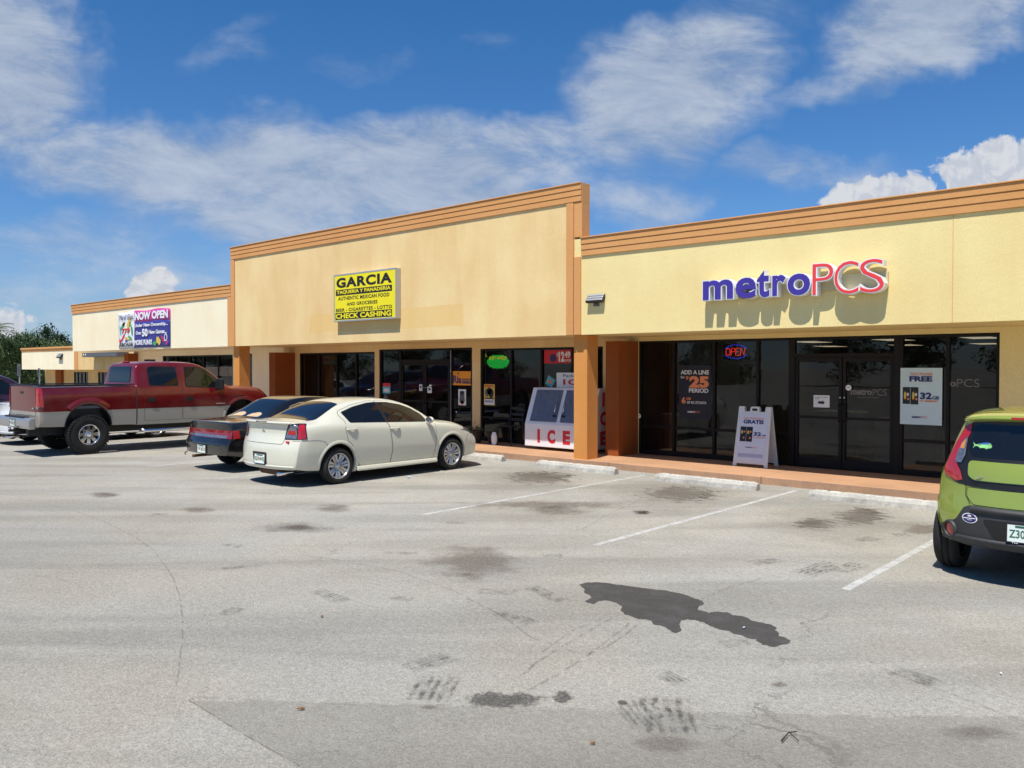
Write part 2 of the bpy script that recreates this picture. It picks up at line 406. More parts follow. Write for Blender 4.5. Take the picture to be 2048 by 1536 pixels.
def ground_mat():
    m_ = bpy.data.materials.new('weathered_asphalt'); m_.use_nodes = True; t = NT(m_.node_tree); b = m_.node_tree.nodes['Principled BSDF']
    P = t.n.new('ShaderNodeNewGeometry').outputs['Position']
    a = t.add(t.mul(t.sep(P)[0], XU[0]), t.mul(t.sep(P)[1], XU[1])); c_ = t.sub(t.mul(t.sep(P)[1], XU[0]), t.mul(t.sep(P)[0], XU[1]))
    big = t.noise(P, 0.25, 5, .6); mid = t.noise(P, 1.3, 6, .65)
    band = t.noise(t.comb(t.mul(a, .16), t.mul(c_, 1.15), 0.0), 1.0, 4, .5, .6)
    vor = t.node('ShaderNodeTexVoronoi', Scale=95.0); t.l.new(P, vor.inputs['Vector'])
    vor2 = t.node('ShaderNodeTexVoronoi', Scale=210.0); t.l.new(P, vor2.inputs['Vector'])
    sp = t.n.new('ShaderNodeSeparateColor'); t.l.new(vor.outputs['Color'], sp.inputs[0])
    sp2 = t.n.new('ShaderNodeSeparateColor'); t.l.new(vor2.outputs['Color'], sp2.inputs[0])
    k = t.ramp(big, .3, .7, .93, 1.05); k = t.mul(k, t.ramp(mid, .3, .72, 1.05, .93))
    k = t.mul(k, t.ramp(t.add(t.sep(P)[1], t.mul(t.sub(mid, .5), 3.0)), 2.0, 7.0, .86, 1.0))
    k = t.mul(k, t.ramp(band, .42, .66, 1.03, .82))
    k = t.mul(k, t.ramp(sp.outputs[0], 0, 1, .83, 1.17, False)); k = t.mul(k, t.ramp(sp2.outputs[1], 0, 1, .86, 1.14, False))
    k = t.mul(k, t.ramp(t.noise(P, 22, 5, .75), .3, .7, .90, 1.10))
    base = t.mix(t.ramp(t.noise(P, .5, 3), .35, .65), (0.345, 0.322, 0.270), (0.325, 0.313, 0.278))
    col = t.mix(1.0, base, t.comb(k, k, k), 'MULTIPLY')
    # bright and dark aggregate grains
    gr = t.mul(t.ramp(sp.outputs[1], .90, .97), t.ramp(vor.outputs['Distance'], .35, .2)); col = t.mix(t.mul(gr, .55), col, (.55, .52, .46))
    dk = t.mul(t.ramp(sp.outputs[2], .93, .98), t.ramp(vor.outputs['Distance'], .45, .25)); col = t.mix(t.mul(dk, .6), col, (.09, .08, .075))
    # oil drips
    v3 = t.node('ShaderNodeTexVoronoi', Scale=1.15); t.l.new(P, v3.inputs['Vector'])
    s3 = t.n.new('ShaderNodeSeparateColor'); t.l.new(v3.outputs['Color'], s3.inputs[0])
    drip = t.mul(t.ramp(t.add(v3.outputs['Distance'], t.mul(t.sub(t.noise(P, 30, 3), .5), .05)), .035, .018), t.ramp(s3.outputs[0], .45, .6))
    col = t.mix(t.mul(drip, .35), col, (.10, .09, .08))
    # hairline cracks
    vc = t.node('ShaderNodeTexVoronoi', {'feature': 'DISTANCE_TO_EDGE'}, Scale=.33)
    t.l.new(t.vm('ADD', P, t.vm('SCALE', t.comb(t.noise(P, 1.4, 6, .7), t.noise(t.vm('ADD', P, (5, 5, 0)), 1.4, 6, .7), 0.0))), vc.inputs['Vector'])
    ck = t.mul(t.ramp(vc.outputs['Distance'], .0035, .0012), t.ramp(t.noise(P, .6, 3), .52, .62))
    col = t.mix(t.mul(ck, .55), col, (.10, .09, .08))
    t.put(b.inputs['Base Color'], col)
    b.inputs['Roughness'].default_value = .88; b.inputs['Specular IOR Level'].default_value = .3
    h = t.add(t.mul(vor.outputs['Distance'], -1.0), t.mul(t.noise(P, 160, 4, .7), .6))
    t.l.new(t.bump(h, .45, .006), b.inputs['Normal'])
    return m_


def gz(x, y):
    s1 = min(1, max(0, (-38 - x) / 12)); s2 = min(1, max(0, (y - 11) / 10)); f_ = lambda q: q * q * (3 - 2 * q)
    return -0.75 * f_(s1) * f_(s2)


xs = [-900, -400, -200, -140, -100, -80, -70] + [-60 + i * 2 for i in range(13)] + [-34, -25, -15, -5, 5, 20, 40, 80, 150, 300, 700]
ys = [-700, -300, -150, -80, -50, -30, -15, 0, 6, 9] + [10 + i for i in range(13)] + [26, 32, 40, 60, 90, 150, 300, 700]
g = MB(); n_ = len(ys)
for x in xs:
    for y in ys: g.v.append((x, y, gz(x, y)))
for i in range(len(xs) - 1):
    for j in range(n_ - 1): g.f.append((i * n_ + j, (i + 1) * n_ + j, (i + 1) * n_ + j + 1, i * n_ + j + 1)); g.mi.append(0); g.sm.append(False)
tag(g.build('ground', ground_mat(), smooth=True), 'pale weathered asphalt of the parking lot', kind='structure')


def decal_mat(name, col, mode='blotch', amt=.8, edge=(.2, .7), nscale=4.0, rough=.7, ripple=.0):
    """surface marks with their own ragged shape: alpha comes from the uv of the sheet and noise"""
    m_ = bpy.data.materials.new(name); m_.use_nodes = True; t = NT(m_.node_tree); b = m_.node_tree.nodes['Principled BSDF']
    P = t.n.new('ShaderNodeNewGeometry').outputs['Position']; uv = t.n.new('ShaderNodeTexCoord').outputs['UV']; u, v, _ = t.sep(uv)
    nz = t.noise(P, nscale, 7, .7); fine = t.noise(P, 60, 4, .7)
    cu, cv = t.sub(u, .5), t.sub(v, .5)
    if mode == 'oil': nz = t.noise(t.comb(t.mul(t.sep(P)[0], 1.0), t.mul(t.sep(P)[1], 2.6), 0.0), nscale, 9, .78)
    if mode in ('blotch', 'oil'):
        r = t.mul(t.m('SQRT', t.add(t.mul(cu, cu), t.mul(cv, cv))), 2.0)
        a = t.sub(1.0, r); a = t.add(a, t.mul(t.sub(nz, .5), 3.4 if mode == 'oil' else 1.5)); a = t.ramp(a, edge[0], edge[1])
        a = t.mul(a, t.ramp(r, .99, .8)); a = t.mul(a, t.ramp(fine, .35, .6, .45, 1))
    elif mode == 'tread':
        ex = t.m('MULTIPLY', t.ramp(t.m('ABSOLUTE', cu), .5, .36), t.ramp(t.m('ABSOLUTE', cv), .5, .40))
        st = t.ramp(t.m('SINE', t.add(t.mul(v, 6.283 * 5), t.mul(t.sub(t.noise(P, 5, 3), .5), 7.0))), -.5, .6, .25, 1)
        a = t.mul(t.mul(ex, st), t.ramp(t.noise(P, 9, 6, .8), .38, .66))
        a = t.mul(a, t.ramp(fine, .3, .6, .3, 1))
    elif mode == 'line':
        a = t.mul(t.ramp(t.m('ABSOLUTE', cv), .48, .30), t.ramp(t.noise(P, 6, 6, .75), .30, .52, .30, 1.0))
        a = t.mul(a, t.ramp(t.noise(P, 55, 4, .8), .30, .50, .55, 1))
    elif mode == 'crack':
        wv = t.mul(t.sub(t.noise(P, 7, 5, .7), .5), .9)
        a = t.mul(t.ramp(t.m('ABSOLUTE', t.add(cv, wv)), .22, .08), t.ramp(t.noise(P, 11, 4), .40, .55))
    else:
        a = t.ramp(t.noise(P, 2.0, 6, .7), .1, .5, .6, 1); a = t.mul(a, t.ramp(fine, .3, .6, .75, 1))
        if mode == 'wet': a = t.mul(t.ramp(t.add(u, t.mul(t.sub(t.noise(P, 16, 6, .75), .5), 1.3)), .30, .50), t.ramp(nz, .3, .65, .74, 1)); a = t.mul(a, t.ramp(fine, .3, .6, .84, 1))
    kk = t.ramp(nz, .3, .7, .72, 1.30) if mode == 'wet' else t.ramp(nz, .3, .7, .82, 1.15); c = t.mix(1.0, col, t.comb(kk, kk, kk), 'MULTIPLY')
    t.put(b.inputs['Base Color'], c); t.put(b.inputs['Alpha'], t.mul(a, amt)); b.inputs['Roughness'].default_value = rough
    b.inputs['Specular IOR Level'].default_value = .25
    t.l.new(t.bump(t.noise(P, 90, 4, .7), .4, .006), b.inputs['Normal'])
    return m_


def sheet(name, pts, uvs, mat, z=0.004, label=None, faces=None):
    me = bpy.data.meshes.new(name); me.from_pydata([(p[0], p[1], z) for p in pts], [], faces or [tuple(range(len(pts)))])
    me.materials.append(mat); uvl = me.uv_layers.new(name='uv')
    for lp in me.loops: uvl.data[lp.index].uv = uvs[lp.vertex_index]
    bm = bmesh.new(); bm.from_mesh(me); bmesh.ops.recalc_face_normals(bm, faces=bm.faces)
    for f in bm.faces:
        if f.normal.z < 0: f.normal_flip()
    bm.to_mesh(me); bm.free()
    o = bpy.data.objects.new(name, me); COL.objects.link(o); tag(o, label, kind='structure'); return o


UVQ = [(0, 0), (1, 0), (1, 1), (0, 1)]
D_oil = decal_mat('oil_stain', (.060, .040, .026), 'oil', .98, (.34, .62), 4.2)
D_faint = decal_mat('faint_stain', (.15, .115, .085), 'blotch', .5, (.2, .8), 2.5)
D_tread = decal_mat('tyre_mark', (.055, .052, .05), 'tread', .62)
D_line = decal_mat('worn_white_paint', (.66, .66, .63), 'line', .64)
D_crack = decal_mat('crack', (.09, .075, .06), 'crack', .33)
D_arc = decal_mat('sealed_joint', (.12, .10, .085), 'crack', .26)
D_wet = decal_mat('wet_asphalt', (.068, .064, .060), 'wet', .93, rough=.65)
D_patch = decal_mat('coarse_asphalt', (.245, .233, .208), 'flat', .22, rough=.9)
D_rough = decal_mat('bay_wear', (.36, .33, .28), 'blotch', .45, (.1, .8), 1.2)


def blot(name, px, py, rx, ry, mat, z, label):
    c = G(px, py); a = G(px + rx, py) - c; b = G(px, py - ry) - c
    # extents measured along the image axes but laid on the ground
    sheet(name, [c - a - b, c + a - b, c + a + b, c - a + b], UVQ, mat, z, label)


def strip(name, pts, wd, mat, z, label, pix=True):
    P = [G(*p) if pix else Vector((*p, 0)) for p in pts]; v = []; uv = []; L = 0
    for i, p in enumerate(P):
        t_ = (P[min(i + 1, len(P) - 1)] - P[max(i - 1, 0)]); t_.normalize(); nn = Vector((-t_.y, t_.x, 0)) * wd / 2
        v += [p - nn, p + nn]; uv += [(L, 0), (L, 1)]
        if i < len(P) - 1: L += (P[i + 1] - p).length
    f = [(2 * i, 2 * i + 2, 2 * i + 3, 2 * i + 1) for i in range(len(P) - 1)]
    sheet(name, v, uv, mat, z, label, f)


for k_, (pa, pb) in enumerate([((882, 1024), (1278, 952)), ((1220, 1083), (1570, 987)), ((1712, 1168), (1850, 1095))]):
    a = G(*pa); b = G(*pb); X_ = (a.x + b.x) / 2 if k_ < 2 else a.x
    strip('parking_line', [(X_, 7.35), (X_, 12.75)], .105, D_line, .002, None, False)
for X_ in (-10.75, -13.48, -16.2, -18.9, -21.65):
    if X_ != -10.75: strip('parking_line', [(X_, 7.3), (X_, 12.75)], .105, D_line, .002, None, False)
Q = lambda l, s, ox, oy: [(x / s + ox, y / s + oy) for x, y in l]
wet = Q([(275, 580), (300, 573), (345, 571), (400, 578), (450, 585), (520, 594), (600, 603), (660, 613), (700, 625), (735, 638), (755, 644), (763, 655), (740, 664), (738, 680), (765, 688), (790, 695), (815, 690), (860, 692), (878, 703), (930, 710), (955, 725), (1000, 733), (1030, 740), (1048, 750), (1046, 763), (1057, 768), (1060, 785), (1085, 792), (1108, 803), (1095, 815), (1070, 818), (1040, 826), (1010, 818), (990, 808), (982, 795), (950, 792), (920, 780), (895, 775), (870, 762), (835, 757), (800, 745), (775, 730), (740, 720), (700, 716), (672, 720), (662, 738), (672, 762), (655, 772), (635, 760), (620, 748), (596, 740), (572, 738), (566, 722), (535, 716), (505, 715), (485, 705), (455, 696), (440, 680), (447, 665), (425, 652), (400, 645), (370, 640), (345, 643), (325, 655), (305, 650), (300, 645), (322, 634), (318, 622), (296, 612), (295, 598)], 2, 1024, 880)
wp = []
for i in range(len(wet)):
    a, b = Vector(wet[i]), Vector(wet[(i + 1) % len(wet)])
    for q in range(4):
        p = a.lerp(b, q / 4); j = 1.3 if q else 0.6
        wp.append(G(p.x + random.uniform(-j, j), p.y + random.uniform(-j, j) * .55))
ar_ = sum(wp[i].x * wp[(i + 1) % len(wp)].y - wp[(i + 1) % len(wp)].x * wp[i].y for i in range(len(wp))); sg_ = 1 if ar_ > 0 else -1
nn_ = [(lambda t_: Vector((t_.y, -t_.x, 0)) * sg_)((wp[(i + 2) % len(wp)] - wp[i - 2]).normalized()) for i in range(len(wp))]
nw_ = len(wp); ringo = [wp[i] + nn_[i] * .022 for i in range(nw_)]; ringi = wp
sheet('water_stain', ringo + ringi, [(0, 0)] * nw_ + [(1, 0)] * nw_, D_wet, .003, 'dark wet stain across the asphalt', [(i, (i + 1) % nw_, nw_ + (i + 1) % nw_, nw_ + i) for i in range(nw_)] + [tuple(range(nw_, 2 * nw_))])
D_damp = decal_mat('damp_asphalt', (.085, .080, .072), 'blotch', .75, (.25, .55), 9.0, rough=.8)
for q in ((1005, 1400, 120, 22), (1125, 1396, 30, 20), (1244, 1406, 16, 9)): blot('damp_patch', *q, D_damp, .003, None)
for name, pts in () and (('damp_patch', [(938, 1412), (965, 1398), (1010, 1388), (1075, 1383), (1060, 1394), (1040, 1405), (1022, 1415), (980, 1413)]),
                  ('damp_patch', [(1112, 1385), (1140, 1382), (1132, 1400), (1118, 1412)]), ('damp_patch', [(1240, 1402), (1250, 1400), (1246, 1412), (1238, 1410)])):
    P = [G(*p) for p in pts]; sheet(name, P, [(0, 0)] * len(P), D_wet, .003)
for q in ((1078, 955, 100, 17), (1360, 987, 115, 21), (1632, 1048, 60, 18), (1722, 1032, 75, 24), (1283, 1025, 28, 6)): blot('oil_stain', *q, D_oil, .0045, None)
for q in ((950, 1122, 150, 44), (670, 1016, 52, 13), (590, 1055, 120, 14), (210, 990, 50, 9), (400, 1020, 50, 8), (1120, 1020, 90, 14), (1560, 1370, 30, 9), (1090, 1010, 260, 12), (600, 1055, 60, 8), (1850, 1060, 60, 14), (1330, 1490, 110, 26), (860, 1415, 30, 8), (1960, 1465, 130, 26)): blot('faint_stain', *q, D_faint, .0045, None)
for q in ((1330, 985, 190, 40), (1050, 960, 150, 30), (1680, 1040, 200, 50)): blot('bay_wear', *q, D_rough, .006, None)


def tread(pa, pb, wpx, mat=None):
    a, b = G(*pa), G(*pb); d = (b - a); n = Vector((-d.y, d.x, 0)).normalized() * wpx / 2
    sheet('tyre_mark', [a - n, b - n, b + n, a + n], UVQ, mat or D_tread, .0075)


D_tread2 = decal_mat('heavy_tyre_mark', (.05, .045, .042), 'tread', .78)
for q in (((810, 1340), (905, 1312), .22), ((850, 1405), (880, 1352), .30), ((1345, 1475), (1325, 1392), .32), ((1250, 1400), (1300, 1460), .2), ((1056, 1172), (1132, 1206), .17), ((628, 1180), (692, 1205), .17),
          ((995, 1224), (1070, 1250), .18), ((1785, 1340), (1880, 1372), .2), ((1600, 1150), (1672, 1126), .28, 1), ((1672, 1146), (1722, 1128), .24), ((438, 1138), (525, 1132), .12), ((880, 1152), (950, 1150), .12),
          ((780, 1196), (828, 1200), .12), ((440, 1090), (486, 1094), .17), ((1782, 1070), (1820, 1070), .22), ((1712, 1082), (1760, 1076), .22), ((297, 1030), (338, 1030), .2), ((188, 986), (235, 992), .14), ((445, 1222), (478, 1226), .22),
          ((950, 1183), (1040, 1186), .2), ((1082, 1112), (1128, 1112), .16), ((890, 1045), (930, 1047), .16), ((765, 1106), (840, 1108), .12), ((1500, 1128), (1565, 1120), .2), ((1320, 1345), (1370, 1370), .16), ((1440, 1290), (1500, 1284), .15)): tread(*q[:3], D_tread2 if len(q) > 3 or q[0] in ((850, 1405), (1345, 1475)) else None)
L1 = lambda *l: Q(l, 2, 0, 880)
L2 = lambda *l: Q(l, 2, 1024, 880)
for pts, wd in ((L1((100, 240), (205, 262), (300, 287), (420, 330), (540, 390), (620, 450), (690, 550), (722, 640), (732, 750), (720, 880), (705, 980)), .0401),
                (L1((1180, 458), (1400, 490), (1600, 530), (1800, 600), (2000, 700), (2120, 790), (2300, 850)), .05),
                (L1((755, 1045), (775, 1034), (800, 1033), (1020, 1045), (1400, 1058), (1880, 1068), (2048, 1072), (2500, 1084), (2948, 1098), (3500, 1110), (4090, 1112)), .035),
                (L1((755, 1045), (830, 1090), (900, 1135), (1050, 1225), (1200, 1308)), .03),
                (L2((400, 715), (300, 770), (200, 830), (100, 890), (20, 960)), .04), (L2((470, 735), (350, 830), (250, 900), (150, 960), (60, 1005)), .04), (L2((520, 730), (440, 790), (380, 830), (300, 860)), .04),
                (L2((360, 720), (250, 760), (120, 850)), .03), (L2((1370, 860), (1480, 915), (1600, 965), (1750, 1015), (1900, 1075), (2020, 1120)), .035),
                (L2((760, 640), (860, 595), (1000, 555)), .04), (L2((280, 360), (400, 290), (520, 240)), .035)):
    strip('crack', pts, wd, D_arc if wd in (.05, .0401) else D_crack, .009, None)
fp = [G(*p) for p in L1((762, 1047), (1020, 1047), (1880, 1071), (2948, 1101), (3500, 1113), (4300, 1116), (4600, 1330), (4300, 1600), (2000, 1600), (1500, 1480), (1200, 1312), (900, 1138))]
sheet('coarse_asphalt_patch', fp, [(0, 0)] * len(fp), D_patch, .0105, 'coarser grey asphalt strip nearest the viewer')

# ------------------------------------------------------------ sidewalk
def side_mat():
    m_ = bpy.data.materials.new('terracotta_painted_concrete'); m_.use_nodes = True; t = NT(m_.node_tree); b = m_.node_tree.nodes['Principled BSDF']
    P = t.n.new('ShaderNodeNewGeometry').outputs['Position']
    k = t.ramp(t.noise(P, 1.1, 7, .7), .3, .7, .88, 1.1); k = t.mul(k, t.ramp(t.noise(P, 40, 5, .75), .3, .7, .92, 1.08))
    c = t.mix(1.0, (.47, .265, .145), t.comb(k, k, k), 'MULTIPLY')
    c = t.mix(t.ramp(t.noise(P, 5, 7, .8), .60, .78, 0, .5), c, (.42, .32, .25))
    nz = t.sep(t.n.new('ShaderNodeNewGeometry').outputs['Normal'])[2]
    c = t.mix(t.mul(t.ramp(nz, .5, .2), t.ramp(t.noise(P, 6, 6, .8), .35, .7, .15, .6)), c, (.24, .17, .13))
    t.put(b.inputs['Base Color'], c); b.inputs['Roughness'].default_value = .75
    t.l.new(t.bump(t.noise(P, 70, 5, .7), .3, .006), b.inputs['Normal'])
    return m_


M['side'] = side_mat()
sw = MB()
jx = [-36.5, -33.5, -30.4, -27.4, -24.3, -21.3, -18.3, -15.3, -12.2, -9.2, -6.1, -3.05, 0, 3, 6.5]
for a, b in zip(jx[:-1], jx[1:]): sw.box(a + .004, 13.07, -.2, b - .004, 14.86, .13)
tag(sw.build('sidewalk', M['side'], bevel=.012), 'terracotta painted walkway along the shops', kind='structure')
fe = MB()
for x0, x1 in ((-52, -36.5),): fe.box(x0, 12.9, -.8, x1, 14.9, .10)
tag(fe.build('sidewalk', pm('grey_concrete', (.36, .34, .30), .85, 0, .1, 4, .2), bevel=.01), 'grey concrete pavement past the cream shop', kind='structure')


# ------------------------------------------------------------ wheel stops
def stop_mat():
    m_ = pm('weathered_concrete', (.47, .45, .40), .9, 0, .18, 5, bump=.5, bscale=45, dirt=.45); return m_


M['stop'] = stop_mat(); M['rust'] = pm('rusty_steel', (.12, .06, .03), .8)


def wheel_stop(x0, x1, y, label, rz=0.0):
    L = (x1 - x0) / 2; v = []; f = []; n = 26
    prof = [(-.085, 0), (-.08, .07), (-.055, .118), (-.03, .13), (.03, .13), (.055, .118), (.08, .07), (.085, 0)]
    rnd = random.Random(int(-x0 * 100))
    for i in range(n + 1):
        xx = -L + 2 * L * i / n; e = .82 if i in (0, n) else 1
        for (py, pz) in prof: v.append((xx, py * e + rnd.uniform(-.003, .003), pz * e + (rnd.uniform(-.005, .003) if pz else 0)))
    m = len(prof)
    for i in range(n):
        for j in range(m - 1): f.append((i * m + j, (i + 1) * m + j, (i + 1) * m + j + 1, i * m + j + 1))
    f += [tuple(reversed(range(m))), tuple(range(n * m, n * m + m))]
    mb = MB().addm(v, f)
    o = mb.build('wheel_stop', M['stop'], smooth=False)
    for sx in (-1, 1): MB().lathe([(0, .134), (.014, .134), (.014, .10)], (sx * L * .7, 0, 0), 'z', 10).build('anchor_pin', M['rust'], o)
    o.location = ((x0 + x1) / 2, y, 0); o.rotation_euler = (0, 0, rz)
    tag(o, label, 'wheel stop', 'concrete wheel stops in front of the shops')


wheel_stop(-13.35, -11.55, 12.62, 'weathered concrete wheel stop at the front bumper of the cream sedan', .02)
wheel_stop(-10.5, -8.62, 12.5, 'weathered concrete wheel stop in front of the orange column by the ice box', -.01)
wheel_stop(-7.68, -5.81, 12.36, 'chalky concrete wheel stop in front of the white sandwich board')
wheel_stop(-4.92, -3.05, 12.24, 'pale concrete wheel stop in the bay left of the green car', .012)
# ------------------------------------------------------------ shop units
YF, YW, YB = 13.0, 14.8, 33.0


def cornice(root, x0, x1, ztop, mat, yf=YF):
    """three stepped bands with dark grooves between them"""
    h = [(ztop - .115, ztop, .052), (ztop - .128, ztop - .115, .034), (ztop - .228, ztop - .128, .041), (ztop - .238, ztop - .228, .026), (ztop - .345, ztop - .238, .031)]
    for k, (a, b, p) in enumerate(h):
        o = box('cornice_groove' if k in (1, 3) else 'cornice_band', mat, root, x0, yf - p, a, x1, yf - .0006 * (k + 1), b, bevel=.006)
    # metal coping on top
    box('coping', mat, root, x0 - .0, yf - .072, ztop, x1, yf + .27, ztop + .022, bevel=.005)


def wall_with_holes(root, x0, x1, z0, z1, holes, mat, y0=YW, y1=YW + .2):
    """holes: (xa, xb, za, zb) sorted by x"""
    mb = MB(); x = x0
    for xa, xb, za, zb in holes:
        if xa > x + .001: mb.box(x, y0, z0, xa, y1, z1)
        if zb < z1: mb.box(xa, y0, zb, xb, y1, z1)
        if za > z0 + .001: mb.box(xa, y0, z0, xb, y1, za)
        x = xb
    if x < x1: mb.box(x, y0, z0, x1, y1, z1)
    return mb.build('wall', mat, root)


def window(root, x0, x1, z0, z1, mulls, rails=(), y=YW, label=None, fw=.05, glassm=None, trans=None):
    mb = MB(); mb.box(x0, y + .02, z0, x0 + fw, y + .12, z1).box(x1 - fw, y + .02, z0, x1, y + .12, z1)
    mb.box(x0 + fw, y + .02, z0, x1 - fw, y + .12, z0 + .10).box(x0 + fw, y + .02, z1 - fw, x1 - fw, y + .12, z1)
    xs_ = [x0 + fw] + list(mulls) + [x1 - fw]
    for m_ in mulls: mb.box(m_ - .028, y + .022, z0 + .10, m_ + .028, y + .118, z1 - fw)
    for a, b, z in rails: mb.box(a, y + .026, z - .025, b, y + .114, z + .025)
    o = mb.build('window', M['bronze'], root, bevel=.004)
    for a, b in zip(xs_[:-1], xs_[1:]): box('pane', glassm or M['glass'], o, a, y + .066, z0 + .1, b, y + .074, z1 - fw)
    return o


def door(root, x0, x1, z0, z1, side, y=YW):
    """glazed aluminium door leaf; side=+1 has its pull bar on the right"""
    mb = MB(); s_ = .055
    mb.box(x0, y + .035, z0, x0 + s_, y + .10, z1).box(x1 - s_, y + .035, z0, x1, y + .10, z1)
    mb.box(x0 + s_, y + .035, z0, x1 - s_, y + .10, z0 + .17).box(x0 + s_, y + .035, z1 - .08, x1 - s_, y + .10, z1)
    mb.box(x0 + s_, y + .040, 1.03, x1 - s_, y + .095, 1.075)
    o = mb.build('door', M['bronze'], root, bevel=.004)
    box('pane', M['glass'], o, x0 + s_, y + .066, z0 + .17, x1 - s_, y + .072, z1 - .08)
    hx = x1 - .03 if side > 0 else x0 + .03
    MB().tube([(hx, y + .035, 1.0), (hx, y - .03, 1.0), (hx, y - .035, 1.03), (hx, y - .035, 1.27), (hx, y - .03, 1.30), (hx, y + .035, 1.30)], .011).build('handle', M['bronze'] if side else M['alu'], o, smooth=True)
    MB().lathe([(0, y + .03), (.014, y + .03), (.016, y + .037)], (hx, 0, 1.42), 'y', 12).build('lock', M['alu'], o)
    return o


def column(root, x0, x1, y0, y1, z0, z1, mat, name='column'):
    return box(name, mat, root, x0, y0, z0, x1, y1, z1, bevel=.012)


def unit(name, label, x0, x1, ztop, mat, root_x):
    r = empty(name, (0, 0, 0), label, 'shop building')
    box('fascia', mat, r, x0, YF, 2.60, x1, YF + .25, ztop - .0)
    box('soffit', mat, r, x0 + .002, YF + .25, 2.602, x1 - .002, YW, 2.72)
    box('roof', M['roof'], r, x0 + .002, YF + .25, 3.45, x1 - .002, YB, 3.55)
    box('rear_wall', mat, r, x0 + .002, YB, -.2, x1 - .002, YB + .2, ztop - .4)
    return r


def interior(r, x0, x1, lights, zc=2.56, depth=27.0):
    mb = MB(); mb.box(x0, YW + .21, -.1, x1, depth, .125)
    mb.build('floor', M['infloor'], r)
    box('ceiling', M['ceil'], r, x0, YW + .21, zc, x1, depth, zc + .05)
    mb = MB(); mb.box(x0, YW + .21, .125, x0 + .1, depth, zc).box(x1 - .1, YW + .21, .125, x1, depth, zc).box(x0 + .1, depth - .1, .125, x1 - .1, depth, zc)
    mb.build('interior_wall', M['inwall'], r)
    for (a, b, c_, d) in lights:
        l = box('ceiling_light', M['offwhite'], r, a, b, zc - .012, c_, d, zc - .001)
        box('diffuser', M['lamp'], l, a + .03, b + .03, zc - .016, c_ - .03, d - .03, zc - .0125)


# --- right unit, pale yellow
UR = unit('shop_building', 'low pale yellow shop with orange coping and dark glass front under blue and red lettering', -9.98, 7.0, 4.48, M['yellow'], 0)
cornice(UR, -9.80, 7.0, 4.48, M['orange'])
box('trim', M['orange'], UR, -9.98, YF - .028, 2.602, -9.815, YF - .001, 4.13, bevel=.004)
for xs2 in (-3.19, 3.5): box('panel_joint', M['tan'], UR, xs2 - .006, YF - .006, 2.602, xs2 + .006, YF - .001, 4.13)
wall_with_holes(UR, -9.98, 7.0, .131, 2.60, [(-9.66, -2.95, .131, 2.51), (-1.2, 5.6, .131, 2.51)], M['yellow'])
window(UR, -9.66, -6.34, .131, 2.51, (-8.83, -7.92, -7.0), ((-9.61, -8.86, .72), (-8.80, -7.95, .72), (-7.89, -7.03, .72), (-6.97, -6.39, .72)))
fr = MB(); fr.box(-6.34, YW + .02, .131, -6.27, YW + .12, 2.51).box(-4.54, YW + .02, .131, -4.44, YW + .12, 2.51).box(-6.27, YW + .02, 2.14, -4.54, YW + .12, 2.21).box(-6.27, YW + .02, 2.46, -4.54, YW + .12, 2.51).box(-6.27, YW + .02, .131, -4.54, YW + .12, .15)
fr = fr.build('door_frame', M['bronze'], UR, bevel=.004); box('transom_pane', M['glass'], fr, -6.27, YW + .066, 2.21, -4.54, YW + .074, 2.46)
door(UR, -6.265, -5.415, .152, 2.138, 1); door(UR, -5.40, -4.545, .152, 2.138, -1)
window(UR, -4.44, -2.95, .131, 2.51, (-3.70,), ((-4.39, -3.73, .72), (-3.67, -3.0, .72)))
window(UR, -1.2, 5.6, .131, 2.51, (-.2, .8, 1.8, 2.8, 3.8, 4.7))
column(UR, -10.10, -9.77, 13.13, 13.50, .06, 2.60, M['column'])
column(UR, 3.4, 3.75, 13.13, 13.50, .06, 2.60, M['column'])
column(UR, -9.985, -9.665, 14.06, 14.86, .10, 2.50, M['pilaster'], 'pilaster')
interior(UR, -9.75, 6.8, [(-7.9, 18.3, -7.3, 19.5), (-9.1, 22.6, -8.5, 23.8), (-6.0, 18.0, -5.4, 19.2), (-7.1, 22.6, -6.5, 23.8), (-4.3, 17.9, -3.7, 19.1), (-5.2, 22.6, -4.6, 23.8), (-1.5, 18, -.9, 19.2)])
box('partition', pm('pale_partition', (.72, .70, .66), .7), UR, -9.62, 16.1, .13, -8.05, 16.2, 2.5)
for a, b, c_, d, h in ((-9.3, 15.25, -8.75, 15.6, .95), (-5.3, 16.2, -4.4, 16.7, .95), (-4.3, 15.6, -4.05, 15.9, 1.0), (-3.5, 15.7, -3.25, 16.0, .98), (-6.9, 17.3, -6.0, 17.9, 1.0)):
    cnt = box('counter', pm('display_counter', (.34, .34, .33), .5), UR, a, b, .13, c_, d, h, bevel=.01); box('counter_top', M['offwhite'], cnt, a - .03, b - .03, h, c_ + .03, d + .03, h + .04, bevel=.006)

# --- middle unit, peach
UM = unit('shop_building', 'tall peach shop unit with orange border behind the yellow sign', -23.05, -9.984, 5.56, M['peach'], 0)
cornice(UM, -23.05, -9.80, 5.56, M['orange'])
for a, b in ((-23.05, -22.85), (-10.17, -9.995)): box('trim', M['orange'], UM, a, YF - .032, 2.602, b, YF - .001, 5.20, bevel=.004)
box('trim', M['orange'], UM, -9.992, YF - .012, 4.52, -9.795, YF + .245, 5.205, bevel=.004); box('trim', M['orange'], UM, -9.982, YF + .001, 5.206, -9.795, YF + .245, 5.559)
for y0 in (14.0,): box('side_wall', M['peach'], UM, -10.1, YF + .25, 3.0, -9.986, YB, 4.1)
wall_with_holes(UM, -23.05, -9.984, .131, 2.60, [(-22.18, -18.47, .131, 2.40), (-18.28, -14.60, .131, 2.46), (-14.32, -10.58, .131, 2.42)], M['peach'])
